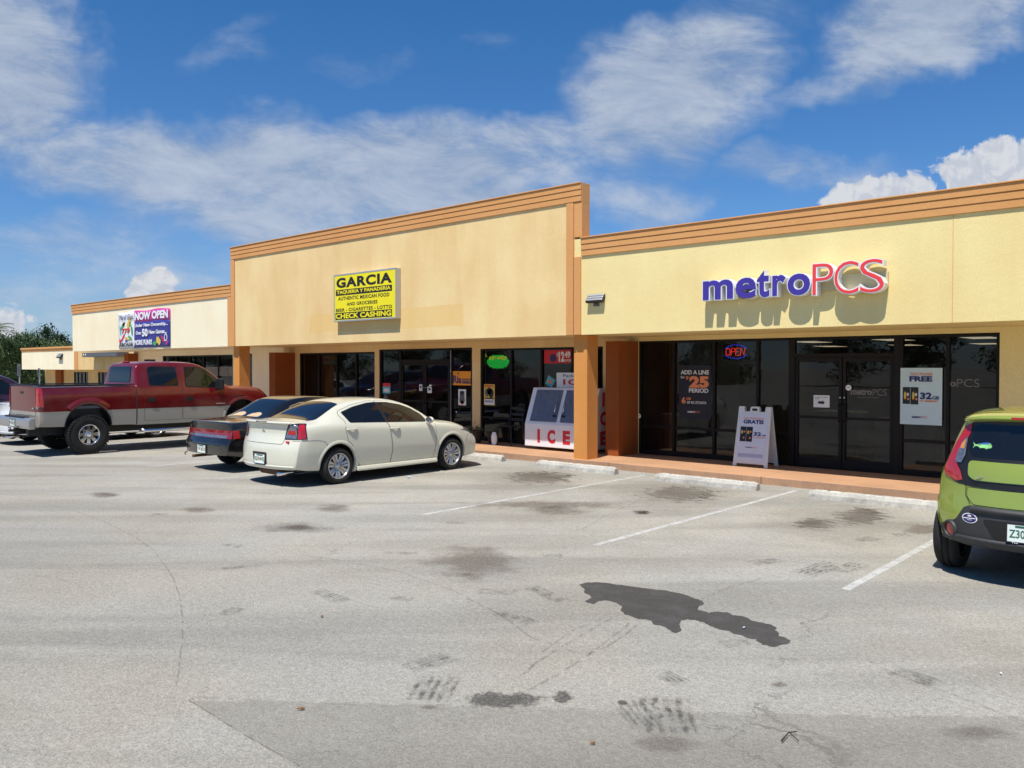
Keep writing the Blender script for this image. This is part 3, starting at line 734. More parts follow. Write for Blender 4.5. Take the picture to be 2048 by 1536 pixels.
window(UM, -22.18, -18.47, .131, 2.40, (-21.2, -20.3, -19.36))
window(UM, -14.32, -10.58, .131, 2.42, (-13.31, -12.36, -11.45), ((-14.27, -13.34, .72),))
fr = MB()
for a, b in ((-18.28, -18.21), (-17.44, -17.36), (-15.46, -15.38), (-14.67, -14.60)): fr.box(a, YW + .02, .131, b, YW + .12, 2.46)
fr.box(-18.21, YW + .02, 2.41, -14.67, YW + .12, 2.46).box(-17.36, YW + .02, 2.10, -15.46, YW + .12, 2.17).box(-18.21, YW + .02, .131, -17.44, YW + .12, .23).box(-15.38, YW + .02, .131, -14.67, YW + .12, .23)
fr = fr.build('door_frame', M['bronze'], UM, bevel=.004)
for a, b, c_, d in ((-18.21, .23, -17.44, 2.41), (-15.38, .23, -14.67, 2.41), (-17.36, 2.17, -15.46, 2.41)): box('pane', M['glass'], fr, a, YW + .066, b, c_, YW + .074, d)
box('edge_strip', M['alu'], fr, -15.395, YW + .012, .15, -15.38, YW + .02, 2.40)
door(UM, -17.355, -16.415, .152, 2.098, 1); door(UM, -16.405, -15.465, .152, 2.098, -1)
column(UM, -23.20, -22.87, 13.13, 13.50, .06, 2.60, M['column'])
column(UM, -22.76, -22.42, 14.08, 14.86, .10, 2.42, M['pilaster'], 'pilaster')
interior(UM, -22.95, -10.1, [(-17.2, 18.2, -16.6, 19.4), (-13.6, 18.2, -13.0, 19.4), (-20.5, 18.2, -19.9, 19.4), (-15.2, 21.5, -14.6, 22.7)])
for a, c_ in ((-21.6, -20.9), (-19.8, -19.1), (-13.2, -12.2)):
    sh = box('shelf', pm('shelf_board', (.16, .12, .08), .7), UM, a, 16.2, .13, c_, 16.6, 1.7)
    for zz in (.5, .9, 1.3): box('goods', pm('mixed_goods', (.30, .14, .07), .7, 0, .6, 14), sh, a + .03, 16.12, zz, c_ - .03, 16.2, zz + .24)
box('security_bar', M['alu'], UM, -16.35, 15.6, 1.58, -15.45, 15.64, 1.62); box('security_bar', M['alu'], UM, -15.92, 15.6, .5, -15.89, 15.64, 1.58)

# --- left unit, cream
UL = unit('shop_building', 'low cream shop unit with orange coping, a colourful banner on its front', -35.45, -23.054, 4.45, M['cream'], 0)
cornice(UL, -35.47, -23.055, 4.45, M['orange'])
box('trim', M['orange'], UL, -23.27, YF - .024, 2.602, -23.057, YF - .001, 4.10, bevel=.004)
wall_with_holes(UL, -33.98, -23.054, .131, 2.60, [(-31.45, -26.2, .131, 2.40), (-25.75, -24.95, .131, 2.42)], M['cream'])
window(UL, -31.45, -26.2, .131, 2.40, (-30.4, -29.35, -28.3, -27.25))
window(UL, -25.75, -24.95, .131, 2.42, ())
column(UL, -33.96, -33.58, 14.4, 14.86, .10, 2.52, M['pilaster'], 'pilaster')
box('side_wall', M['cream'], UL, -33.98, YW + .2, -.2, -33.8, YB, 3.9)
box('side_wall', M['cream'], UL, -35.45, YF + .25, 3.4, -35.25, YW + .2, 4.3)
interior(UL, -33.7, -23.1, [(-28.6, 16.6, -28.0, 17.8), (-30.0, 18.4, -29.4, 19.6), (-26.6, 17.2, -26.0, 18.4)])
g2 = box('doorway_panel', M['bronze'], UL, -33.0, YW - .012, .14, -32.05, YW - .001, 2.27)

# --- far wing
GW = -.75; YG = 22.0
UWG = empty('shop_building', (0, 0, 0), 'distant low cream and tan wing of the plaza beyond the red pickup, before the trees', 'shop building')
ZF = 1.80
box('fascia', M['cream'], UWG, -70.0, YG, ZF, -59.7, YG + .25, 3.42)
box('fascia', M['tan'], UWG, -59.1, YG, ZF, -33.5, YG + .25, 3.42)
box('trim', M['orange'], UWG, -59.7, YG - .03, ZF, -59.1, YG + .25, 3.42)
for k, (a, b, p) in enumerate(((3.30, 3.42, .09), (3.20, 3.30, .05), (3.12, 3.20, .025))): box('cornice_band', M['orange'], UWG, -70.02, YG - p, a, -33.4, YG - .0006 * (k + 1), b)
box('side_wall', M['tan'], UWG, -70.0, YG + 1.62, GW - .2, -69.8, YG + 14, 3.42)
box('soffit', M['tan'], UWG, -69.9, YG + .25, ZF + .002, -33.5, YG + 1.6, ZF + .12)
box('roof', M['roof'], UWG, -69.8, YG + .25, 2.6, -33.5, YG + 14, 2.7)
wh = [(-64.2, -61.6), (-59.9, -57.2), (-54.0, -51.0), (-48.5, -45), (-43, -40)]
mbw = wall_with_holes(UWG, -69.8, -35.5, GW - .2, ZF, [(a, b, GW + .15, 1.62) for a, b in wh], M['tan'], YG + 1.6, YG + 1.8)
for a, b in wh: window(UWG, a, b, GW + .15, 1.62, [a + (b - a) * q / 4 for q in (1, 2, 3)], y=YG + 1.6)
box('interior_wall', M['black'], UWG, -69, YG + 4, GW, -36, YG + 4.1, 1.9)
for a in (-67.3, -56.6, -46.5): box('pilaster', M['pilaster'], UWG, a, YG + 1.42, GW, a + 1.15, YG + 1.6, ZF)
box('rear_wall', M['tan'], UWG, -69.8, YG + 14, GW - .2, -33.5, YG + 14.2, 3.2)
p = MB().box(-37.5, 17.0, GW - .2, -35.5, 23.5, -.02)

# ------------------------------------------------------------ signs on the facade
# yellow box sign
GX0, GX1, GZ0, GZ1, GY = -17.69, -15.22, 3.13, 4.34, 12.85
sg = empty('shop_sign', (GX0, 13.0, GZ0), 'yellow box sign with black lettering on the tall peach wall', 'sign')
def inroot(o, root):
    o.parent = root; o.location = Vector(o.location) - Vector(root.location); return o
o = MB().box(GX0, GY + .012, GZ0, GX1, 13.0 - .001, GZ1).build('cabinet', M['silver'], bevel=.008); inroot(o, sg)
mb = MB(); t_ = .035
mb.box(GX0, GY, GZ0, GX0 + t_, GY + .012, GZ1).box(GX1 - t_, GY, GZ0, GX1, GY + .012, GZ1).box(GX0 + t_, GY, GZ0, GX1 - t_, GY + .012, GZ0 + t_).box(GX0 + t_, GY, GZ1 - t_, GX1 - t_, GY + .012, GZ1)
inroot(mb.build('retainer', M['silver']), sg)
o = MB().box(GX0 + t_, GY + .004, GZ0 + t_, GX1 - t_, GY + .0118, GZ1 - t_).build('face', M['signyellow']); inroot(o, sg)
gw, gh = GX1 - GX0 - .07, GZ1 - GZ0 - .07; gx, gz_ = GX0 + .035, GZ1 - .035
tb, ty = MB(), MB()
def gt(mb, s, u0, u1, v0, v1, off=.03, sp=1.05):
    text_mb(mb, s, (u1 - u0) * gw, (v1 - v0) * gh, .002, T3(gx + (u0 + u1) / 2 * gw, GY + .003 if mb is tb else GY, gz_ - (v0 + v1) / 2 * gh), off, space=sp)
gt(tb, 'GARCIA', .03, .95, .05, .275, .045, 1.12)
tb.box(gx + .02 * gw, GY + .0015, gz_ - .445 * gh, gx + .95 * gw, GY + .0035, gz_ - .315 * gh); tb.box(gx + .01 * gw, GY + .0015, gz_ - .985 * gh, gx + .95 * gw, GY + .0035, gz_ - .83 * gh)
gt(tb, 'AUTHENTIC MEXICAN FOOD', .06, .91, .475, .555, .025, 1.1); gt(tb, 'AND GROCERIES', .21, .72, .61, .685, .025, 1.1); gt(tb, 'BEER - CIGARETTES - LOTTO', .02, .95, .735, .81, .025, 1.1)
gt(ty, 'TAQUERIA Y PANADERIA', .04, .93, .335, .425, .03, 1.02); gt(ty, 'CHECK CASHING', .02, .94, .85, .965, .035, 1.02)
inroot(tb.build('lettering', M['ink']), sg); inroot(ty.build('lettering', M['signyellow']), sg)

# channel letters
ml = empty('shop_sign', (-7.06, 13.0, 3.1), 'channel letter sign reading metro in purple and PCS in red on pale yellow wall', 'sign')
inroot(MB().box(-7.0, 12.955, 3.16, -4.06, 12.999, 3.40).build('raceway', pm('beige_raceway', (.62, .52, .30), .6), bevel=.005), ml)
YFc = 12.79; kx = []
def letter(ch, x0, x1, z0, z1, bold, matf, matb):
    b_, f_ = MB(), MB()
    text_mb(b_, ch, x1 - x0, z1 - z0, .155, T3((x0 + x1) / 2, YFc + .16, (z0 + z1) / 2), bold)
    o = b_.build('letter', [matb]); inroot(o, ml)
    text_mb(f_, ch, x1 - x0 - .028, z1 - z0 - .028, .004, T3((x0 + x1) / 2, YFc + .004, (z0 + z1) / 2), bold - .022)
    f = f_.build('letter_face', [matf]); f.parent = o; f.location = (0, 0, 0)
    f.location = Vector((0, 0, 0))
for ch, x0, x1, z0, z1 in (('m', -7.06, -6.47, 3.10, 3.455), ('e', -6.45, -6.06, 3.09, 3.46), ('t', -6.075, -5.83, 3.09, 3.555), ('r', -5.81, -5.56, 3.10, 3.46), ('o', -5.555, -5.16, 3.09, 3.46)):
    letter(ch, x0, x1, z0, z1, .048, M['purple'], M['white'])
for ch, x0, x1, z0, z1 in (('P', -5.15, -4.80, 3.08, 3.585), ('C', -4.81, -4.42, 3.07, 3.59), ('S', -4.425, -4.05, 3.07, 3.59)):
    letter(ch, x0, x1, z0, z1, .006, M['redface'], M['white'])

# floodlight
def floodlight(loc, rz, label, s=1.0):
    r = empty('security_light', loc, label, 'wall light', 'security lights on the fascias', rz)
    hb = Matrix.Rotation(R_(-38), 4, 'X')
    mb = MB(); mb.box(-.20 * s, -.16 * s, .02 * s, .20 * s, -.10 * s, .20 * s); mb.v = [tuple(hb @ Vector(p)) for p in mb.v]; mb.build('housing', M['black'], r, bevel=.008)
    for k in range(3):
        mb = MB(); zz = .035 + k * .056; mb.box(-.18 * s, -.172 * s, zz * s, .18 * s, -.161 * s, (zz + .044) * s); mb.v = [tuple(hb @ Vector(p)) for p in mb.v]; mb.build('lens', M['silver'], r, bevel=.003)
    MB().tube([(0, 0, .07 * s), (0, -.05 * s, .09 * s), (0, -.09 * s, .15 * s)], .022 * s).build('bracket', M['black'], r)
    MB().box(-.06 * s, -.03 * s, .02 * s, .06 * s, 0, .14 * s).build('wall_plate', M['leadgrey'], r, bevel=.004)
    return r
floodlight((-9.44, 12.999, 3.12), 0, 'black flood light with silver lenses on the pale yellow fascia beside the orange trim')
floodlight((-62.1, YG, 2.45), 0, 'small dark security light on the distant cream fascia', 1.9)

# banner on the left unit
BX0, BX1, BZ0, BZ1 = -31.05, -27.0, 2.66, 3.96
bn = empty('banner', (BX0, 13.0, BZ0), 'arcade banner with white, pink and blue panels on the cream wall', 'banner')
def bq(u): return BX0 + u * (BX1 - BX0)
def bz(v): return BZ1 - v * (BZ1 - BZ0)
def cloth(name, u0, u1, v0, v1, mat, dy):
    mb = MB(); nx, nz = max(2, int((u1 - u0) * 30)), max(2, int((v1 - v0) * 14)); mb.smooth = True
    for i in range(nx + 1):
        for j in range(nz + 1):
            u, v = u0 + (u1 - u0) * i / nx, v0 + (v1 - v0) * j / nz
            mb.v.append((bq(u), wav(u, v) - dy, bz(v) - .02 * math.sin(u * 14) * (1 - v)))
    for i in range(nx):
        for j in range(nz): mb.f.append((i * (nz + 1) + j, (i + 1) * (nz + 1) + j, (i + 1) * (nz + 1) + j + 1, i * (nz + 1) + j + 1)); mb.mi.append(0); mb.sm.append(True)
    o = mb.build(name, mat); so_ = o.modifiers.new('thick', 'SOLIDIFY'); so_.thickness = .003; so_.offset = 1; return inroot(o, bn)
def wav(u, v): return 12.975 + .006 * math.sin(u * 22 + v * 3) + .005 * math.sin(u * 9 - v * 5)
cloth('white_panel', 0, .325, 0, 1, M['vinylwhite'], 0); cloth('pink_panel', .325, 1, 0, .30, M['magenta'], 0); cloth('blue_panel', .325, 1, .30, 1, M['blue'], 0)
bt = {}
def btxt(s, u0, u1, v0, v1, mat, off=.03, sh=0):
    mb = bt.setdefault(mat, MB()); text_mb(mb, s, abs(u1 - u0) * (BX1 - BX0), (v1 - v0) * (BZ1 - BZ0), .002, T3(bq((u0 + u1) / 2), 12.953, bz((v0 + v1) / 2)), off, shear=sh)
btxt('NOW OPEN', .35, .975, .04, .255, 'vinylwhite', .05); btxt('Under New Ownership...', .35, .97, .35, .47, 'vinylwhite', .03); btxt('Over', .37, .48, .55, .65, 'vinylwhite', .03); btxt('50', .49, .60, .50, .71, 'vinylwhite', .045)
btxt('New Games...', .62, .95, .54, .65, 'vinylwhite', .03); btxt('MORE FUN!!!', .34, .68, .79, .93, 'vinylwhite', .04)
btxt('Mardi Gras', .03, .315, .07, .22, 'navy', .0, .3); btxt('ARCADE', .02, .31, .85, .96, 'ink', .03); btxt('777', .08, .25, .46, .60, 'red', .04)
for mat, mb in bt.items(): inroot(mb.build('lettering', M[mat]), bn)
def blob(name, cu, cv, ru, rv, mat, rot=0, n=22, wob=.18, seed=1):
    rn = random.Random(seed); P_ = []
    for k in range(n):
        a = 2 * math.pi * k / n; r = 1 + rn.uniform(-wob, wob); x, z = ru * r * math.cos(a), rv * r * math.sin(a); c, s_ = math.cos(R_(rot)), math.sin(R_(rot))
        P_.append((bq(cu) + x * c - z * s_, bz(cv) + x * s_ + z * c))
    inroot(MB().prism(P_, 12.954, 12.956, 'y').build(name, M[mat]), bn)
for k, a in enumerate([(.10, .38, .22, .06, 'green', 35), (.22, .33, .30, .09, 'gold', 60), (.27, .40, .20, .04, 'green', -50), (.12, .33, .10, .08, 'gold', 0), (.05, .50, .05, .18, 'sky_ink', 10), (.10, .72, .22, .05, 'red', 40), (.19, .74, .20, .045, 'gold', -10), (.25, .72, .20, .05, 'green', -25), (.17, .80, .10, .04, 'purple', 0), (.285, .55, .05, .16, 'green', 15), (.04, .80, .05, .09, 'red', 5)]): blob('printed_shape', *a, seed=k)
for k, a in enumerate([(.73, .90, .14, .07, 'green', 10), (.80, .84, .19, .12, 'gold', -30), (.88, .80, .17, .05, 'red', -40), (.93, .76, .11, .13, 'vinylwhite', 0), (.95, .90, .12, .04, 'magenta', 30)]): blob('printed_shape', *a, seed=k + 30)
inroot(MB().prism([(bq(.93) + .075 * math.cos(a / 3), bz(.755) + .09 * math.sin(a / 3)) for a in range(19)], 12.951, 12.953, 'y').build('printed_shape', M['blue']), bn)

# box sign on the far wing
ws = empty('wall_sign', (-55, YG, 2.5), 'long grey box sign on the far tan wing under the end of the cream fascia', 'sign')
inroot(MB().box(-56.4, YG - .75, 2.62, -51.2, YG - .001, 2.90).build('cabinet', M['leadgrey'], bevel=.02), ws)
for xx in (-56.2, -55.9): inroot(MB().box(xx, YG - .76, 2.72, xx + .12, YG - .751, 2.84).build('lamp_cover', M['white']), ws)

# ------------------------------------------------------------ posters and window signs (on the glass)
def post(name, label, cat, x0, x1, z0, z1, mat, items=(), y=YW + .062):
    """items: (text, u0,u1,v0,v1, mat, bold) or ('#', u0,u1,v0,v1, mat) for a printed block"""
    r = empty(name, ((x0 + x1) / 2, y, z0), label, cat)
    inroot(MB().box(x0, y - .003, z0, x1, y, z1).build('sheet', mat), r); W_, H_ = x1 - x0, z1 - z0; grp = {}; n = 0
    for it in items:
        s, u0, u1, v0, v1, mt = it[:6]; off = it[6] if len(it) > 6 else .02
        if s == '#': inroot(MB().box(x0 + u0 * W_, y - .0055, z1 - v1 * H_, x0 + u1 * W_, y - .0035, z1 - v0 * H_).build('printed_block', M[mt]), r)
        elif s == '@':
            P_ = [(x0 + (u0 + u1) / 2 * W_ + (u1 - u0) / 2 * W_ * math.cos(a * .35), z1 - (v0 + v1) / 2 * H_ + (v1 - v0) / 2 * H_ * math.sin(a * .35)) for a in range(18)]
            inroot(MB().prism(P_, y - .0075, y - .006, 'y').build('printed_shape', M[mt]), r)
        else: text_mb(grp.setdefault(mt, MB()), s, (u1 - u0) * W_, (v1 - v0) * H_, .0015, T3(x0 + (u0 + u1) / 2 * W_, y - .0065, z1 - (v0 + v1) / 2 * H_), off)
    for mt, mb in grp.items(): inroot(mb.build('lettering', M[mt]), r)
    return r


M['dimposter'] = pm('dark_poster', (.012, .012, .022), .6)
phones = [('#', .06, .24, .34, .64, 'ink'), ('#', .25, .44, .34, .645, 'ink'), ('@', .09, .15, .42, .56, 'gold'), ('@', .16, .21, .44, .50, 'offwhite'), ('@', .29, .35, .42, .56, 'gold'), ('@', .36, .41, .44, .50, 'offwhite'), ('@', .17, .22, .53, .57, 'ored'), ('@', .37, .42, .53, .57, 'ored')]
post('poster', 'pale poster reading FREE and 32GB in the window right of the shop doors', 'poster', -4.425, -3.775, 1.0, 1.95, M['bpaper'],
     [('TWO PHONES', .23, .77, .085, .135, 'ored'), ('FREE', .22, .77, .145, .24, 'navy', .05), ('32', .48, .76, .43, .55, 'navy', .045), ('GB', .77, .93, .49, .55, 'navy', .03), ('OF MEMORY', .48, .92, .56, .60, 'ored')] + phones + [('metro', .29, .50, .845, .885, 'navy', .04), ('PCS', .51, .65, .845, .885, 'redface', 0)], y=YW + .016)
post('poster', 'dark poster reading ADD A LINE for $25 PERIOD behind the left panes', 'poster', -8.72, -7.99, .92, 2.0, M['dimposter'],
     [('ADD A LINE', .06, .93, .09, .17, 'offwhite', .03), ('for', .06, .19, .20, .245, 'offwhite'), ('$', .22, .31, .20, .29, 'ored', .03), ('25', .33, .93, .20, .42, 'ored', .06), ('PERIOD', .32, .92, .43, .51, 'offwhite', .03), ('6', .09, .22, .60, .72, 'ored', .04), ('GB', .24, .38, .60, .65, 'ored'), ('OF 4G LTE DATA', .26, .86, .67, .72, 'offwhite', .02), ('metro', .28, .50, .85, .89, 'offwhite', .03), ('PCS', .51, .66, .85, .89, 'ored', 0)], y=YW + .063)
r = post('notice', 'small white notice with a black arrow on the left shop door', 'notice', -5.93, -5.64, 1.235, 1.455, M['paper'], [('CLOSE TO OPEN', .08, .88, .13, .21, 'ink', .0), ('DOOR', .10, .36, .26, .33, 'ink', .0)])
inroot(MB().prism([(-5.845, 1.30), (-5.845, 1.345), (-5.765, 1.345), (-5.765, 1.365), (-5.725, 1.322), (-5.765, 1.28), (-5.765, 1.30)], YW + .054, YW + .0585, 'y').build('arrow', M['ink']), r)
for cx, cz, lb in ((-5.29, 1.60, 'round white sticker on the right shop door'), (-9.655, .93, 'round white sticker low at the left edge of the shop front')):
    r = empty('sticker', (cx, YW, cz), lb, 'sticker'); o = MB().lathe([(0, -.006), (.05, -.006), (.05, 0)], (0, .018, 0), 'y', 24).build('disc', M['paper'], r)
    m3 = MB(); text_mb(m3, 'OPEN', .06, .016, .001, T3(0, .011, .005)); m3.build('lettering', M['ink'], r)
dm = pm('faded_vinyl_letters', (.17, .15, .14), .6)
for nm, lb, bx0, bx1, bz0, bz1, y in (('door_lettering', 'faded metroPCS lettering on the right shop door glass', -5.27, -4.66, 1.47, 1.585, YW + .063), ('window_lettering', 'faded oPCS lettering at the far right shop window', -3.68, -3.24, 1.64, 1.77, YW + .063)):
    r = empty(nm, ((bx0 + bx1) / 2, y, bz0), lb, 'lettering'); mb = MB()
    if nm[0] == 'd':
        text_mb(mb, 'metro', (bx1 - bx0) * .6, bz1 - bz0 - .01, .001, T3(bx0 + (bx1 - bx0) * .3, y, (bz0 + bz1) / 2), .045); text_mb(mb, 'PCS', (bx1 - bx0) * .38, bz1 - bz0, .001, T3(bx0 + (bx1 - bx0) * .81, y, (bz0 + bz1) / 2), -.005); text_mb(mb, 'Authorized Dealer', .36, .03, .001, T3((bx0 + bx1) / 2, y, bz0 - .035))
    else:
        text_mb(mb, 'o', .10, .085, .001, T3(bx0 + .05, y, bz0 + .045), .05); text_mb(mb, 'PCS', .33, .13, .001, T3(bx0 + .275, y, (bz0 + bz1) / 2), -.005)
    inroot(mb.build('letters', dm), r)
# LED open sign
r = empty('led_sign', (-7.45, YW + .13, 2.1), 'glowing red OPEN sign in a blue oval hanging in the shop window', 'led sign'); yy = 15.0
cx, cz = -7.535, 2.265; k2 = 15.0 / 14.8
inroot(MB().box(cx - .27, yy, cz - .15, cx + .27, yy + .01, cz + .15).build('backing', M['black']), r)
mb = MB(); n = 34
for k in range(n):
    a = 2 * math.pi * k / n
    if abs(math.cos(a)) > .90: continue
    mb.lathe([(0, -.006), (.010, -.006), (.010, 0)], (cx + .255 * math.cos(a), yy, cz + .135 * math.sin(a)), 'y', 8)
inroot(mb.build('blue_ring', M['led_blue']), r)
mb = MB(); mr = .0058
def seg_(pts): mb.tube([(cx + p[0], yy - .006, cz + p[1]) for p in pts], mr, 6)
sl_ = .012
seg_([(-.165 + .045 * math.cos(a * math.pi / 8), .07 * math.sin(a * math.pi / 8)) for a in range(17)])
seg_([(-.105, -.07), (-.09, .07), (-.03, .065), (-.015, .035), (-.03, .005), (-.095, .0)])
seg_([(.075, .07), (.005, .07), (-.005, -.07), (.07, -.07)]); seg_([(.0, 0), (.055, 0)])
seg_([(.095, -.07), (.11, .07), (.175, -.07), (.195, .07)])
inroot(mb.build('red_letters', M['led_red']), r)
# middle unit window signs
post('poster', 'orange poster reading Ria in the side light right of the grocery doors', 'poster', -15.36, -14.68, 1.50, 1.86, M['riaorange'], [('Ria', .02, .46, .30, .86, 'navy', .03), ('ENVIOS DE', .50, .98, .52, .66, 'navy', .03), ('DINERO', .50, .98, .70, .88, 'navy', .05), ('@', .25, .33, .10, .24, 'navy')], y=YW + .063)
post('poster', 'small white poster with a dark figure under the orange poster', 'poster', -15.16, -14.88, .99, 1.40, M['paper'], [('#', .2, .8, .12, .5, 'leadgrey'), ('@', .15, .85, .4, .9, 'leadgrey'), ('@', .3, .7, .1, .35, 'ink'), ('@', .3, .75, .7, .95, 'red')], y=YW + .063)
post('poster', 'yellow bordered concert poster low at the left of the window by the ice box', 'poster', -14.245, -13.88, 1.02, 1.54, M['gold'], [('#', .05, .95, .72, .97, 'paper'), ('EVENTO', .1, .9, .04, .14, 'red', .03), ('@', .1, .5, .2, .6, 'leadgrey'), ('@', .45, .9, .2, .65, 'ink'), ('@', .3, .7, .15, .5, 'terracotta'), ('#', .1, .9, .64, .70, 'ink'), ('BAILE', .15, .85, .76, .86, 'navy', .02)], y=YW + .063)
post('poster', 'red price poster reading $12.49 at the top of the window above the ice box', 'poster', -12.30, -11.44, 2.05, 2.36, M['red'], [('$', .44, .50, .2, .6, 'paper', .03), ('12', .51, .70, .12, .88, 'paper', .05), ('49', .71, .90, .12, .6, 'paper', .04), ('@', .2, .42, .3, .9, 'navy'), ('2 FOR', .70, .95, .70, .88, 'paper')], y=YW + .063)
r = empty('led_sign', (-13.75, 15.0, 1.95), 'green glowing oval sign in the window above the concert poster', 'led sign'); cx, cz, yy = -13.9, 2.10, 15.0
inroot(MB().prism([(cx + .40 * math.cos(a * math.pi / 16), cz + .185 * math.sin(a * math.pi / 16)) for a in range(32)], yy, yy + .01, 'y').build('panel', M['black']), r)
mb = MB(); my = MB(); rn = random.Random(4)
for i in range(27):
    for j in range(13):
        x, z = (i - 13) / 13, (j - 6) / 6
        if x * x + z * z < .96:
            t2 = mb if not (j in (8, 9, 10) and abs(x) < .7 and rn.random() < .6) else my
            t2.box(cx + x * .39 - .012, yy - .004, cz + z * .18 - .012, cx + x * .39 + .012, yy, cz + z * .18 + .012)
for q in ((-.44, .10), (-.46, .15), (-.42, .19), (-.48, .07), (.42, .16), (-.40, .14)): my.box(cx + q[0] - .015, yy - .004, cz + q[1] - .012, cx + q[0] + .015, yy, cz + q[1] + .012)
inroot(mb.build('green_dots', M['led_green']), r); inroot(my.build('yellow_dots', M['led_yellow']), r)
post('poster', 'small red and teal sticker poster left of the grocery doors', 'poster', -18.19, -17.86, 1.23, 1.52, M['sky_ink'], [('#', 0, 1, .0, .35, 'red'), ('@', .1, .9, .5, .9, 'offwhite')], y=YW + .063)
post('notice', 'small white notice on the left grocery door', 'notice', -16.62, -16.5, 1.33, 1.50, M['paper'], [('#', .2, .8, .2, .6, 'leadgrey')], y=YW + .03)
post('notice', 'small white notice on the right grocery door', 'notice', -16.30, -16.13, 1.28, 1.45, M['paper'], [('#', .2, .8, .2, .6, 'leadgrey')], y=YW + .03)
post('poster', 'pale coloured strip of posters across the top of the left grocery window', 'poster', -21.1, -20.4, 2.05, 2.32, M['sky_ink'], [('#', .05, .45, .1, .9, 'offwhite'), ('@', .5, .9, .1, .6, 'gold'), ('MENU', .1, .42, .3, .7, 'navy')], y=YW + .14)
post('window_sign', 'pale sign reading ARCADE in the shop window behind the red pickup cab', 'sign', -28.2, -26.35, 1.66, 1.98, M['inwall'], [('ARCADE', .04, .96, .15, .85, 'ceil', .03)], y=YW + .063)
post('hanging_sign', 'dim white hanging price panel inside the shop, left of the open sign', 'sign', -8.1, -7.62, 2.02, 2.28, M['offwhite'], [('$99', .3, .8, .25, .75, 'leadgrey', .03)], y=16.0)
# feather flag inside
r = empty('feather_flag', (-9.2, 15.6, .13), 'black feather flag leaning inside the leftmost pane', 'flag')
pts = [(-9.42, .85), (-9.36, 1.5), (-9.25, 1.95), (-9.05, 2.2), (-8.93, 2.3), (-8.89, 2.15), (-8.96, 1.7), (-9.08, 1.1), (-9.12, .85)]
inroot(MB().prism(pts, 15.6, 15.606, 'y').build('cloth', M['ink']), r); inroot(MB().tube([(-9.1, 15.6, .13), (-9.05, 15.6, 1.2), (-8.87, 15.6, 2.2)], .01).build('pole', M['silver']), r)
# ------------------------------------------------------------ ice merchandiser
IX0, IX1, IY0, IY1 = -12.17, -10.32, 14.02, 14.76
ice = empty('ice_merchandiser', (IX0, IY0, .13), 'white ice box with red lettering and two slanted grey doors on the walkway', 'ice box')
prof = [(IY0, .20), (IY0, .70), (IY0 + .30, 1.50), (IY1, 1.50), (IY1, .20)]
inroot(MB().prism(prof, IX0, IX1, 'x').build('cabinet', M['white'], bevel=.012), ice)
inroot(MB().box(IX0 + .04, IY0 + .04, .131, IX1 - .04, IY1 - .04, .20).build('plinth', M['leadgrey']), ice)
sl2 = Vector((0, .30, .80)).normalized(); nn = Vector((0, -.80, .30)).normalized()
def slantbox(name, xa, xb, ta, tb, d0, d1, mat, bev=.006):
    p0 = Vector((0, IY0, .70)); v = []
    for d in (d0, d1):
        for x, t in ((xa, ta), (xb, ta), (xb, tb), (xa, tb)): q = p0 + sl2 * t + nn * d; v.append((x, q.y, q.z))
    return inroot(MB().addm(v, [(0, 1, 2, 3), (7, 6, 5, 4), (0, 4, 5, 1), (1, 5, 6, 2), (2, 6, 7, 3), (3, 7, 4, 0)]).build(name, mat, bevel=bev), ice)
for xa, xb, hx in ((-12.02, -11.28, -11.34), (-11.17, -10.43, -11.10)):
    slantbox('door', xa, xb, .06, .80, .001, .028, M['door_glass'])
    slantbox('hinge', hx - .05, hx + .05, .17, .22, .0285, .045, M['black'], .003)
    a = Vector((hx, IY0, .70)); P_ = [a + sl2 * t + nn * d for t, d in ((.28, .03), (.28, .07), (.46, .07), (.46, .03))]; inroot(MB().tube(P_, .012).build('handle', M['chrome'], smooth=True), ice)
def red_letter(s, w_, h, Mx, jag=0):
    mb = MB(); text_mb(mb, s, w_, h, .003, Mx, .055); return inroot(mb.build('lettering', M['red']), ice)
for s, x, w_ in (('I', -11.76, .075), ('C', -11.40, .22), ('E', -10.98, .20)): red_letter(s, w_, .30, T3(x, IY0 - .0005, .44))
for s, z in (('I', 1.27), ('C', .86), ('E', .44)): red_letter(s, .08 if s == 'I' else .24, .30, T3(IX1 + .0005, 14.46, z, R_(90)))
inroot(MB().lathe([(0, 0), (.045, 0), (.045, .006), (0, .006)], (0, 0, 0), 'y', 20).build('badge', M['ink']), ice); ice.children[-1].location = Vector((-11.22, IY0 + .265, 1.43)) - Vector(ice.location)
pk = empty('ice_sign', (-11.5, 14.6, 1.5), 'white sign reading Packaged ICE standing on top of the ice box', 'sign')
inroot(MB().box(-11.72, 14.60, 1.501, -10.75, 14.63, 1.84).build('panel', M['white'], bevel=.004), pk)
mb = MB(); text_mb(mb, 'Packaged', .62, .085, .002, T3(-11.22, 14.599, 1.765), .0); inroot(mb.build('lettering', M['ink']), pk)
mb = MB(); text_mb(mb, 'ICE', .62, .13, .002, T3(-11.22, 14.599, 1.63), .05, space=1.4); inroot(mb.build('lettering', M['red']), pk)
ar = empty('promo_sign', (-12.05, 14.63, 1.5), 'small tilted teal leaflet standing at the left end of the ice box', 'sign')
inroot(MB().prism([(-12.09, 1.58), (-11.90, 1.50), (-11.78, 1.66), (-11.99, 1.78)], 14.64, 14.65, 'y').build('sheet', M['sky_ink']), ar)
inroot(MB().prism([(-12.02, 1.62), (-11.92, 1.58), (-11.86, 1.64), (-11.96, 1.69)], 14.635, 14.6395, 'y').build('printed_shape', M['ored']), ar)

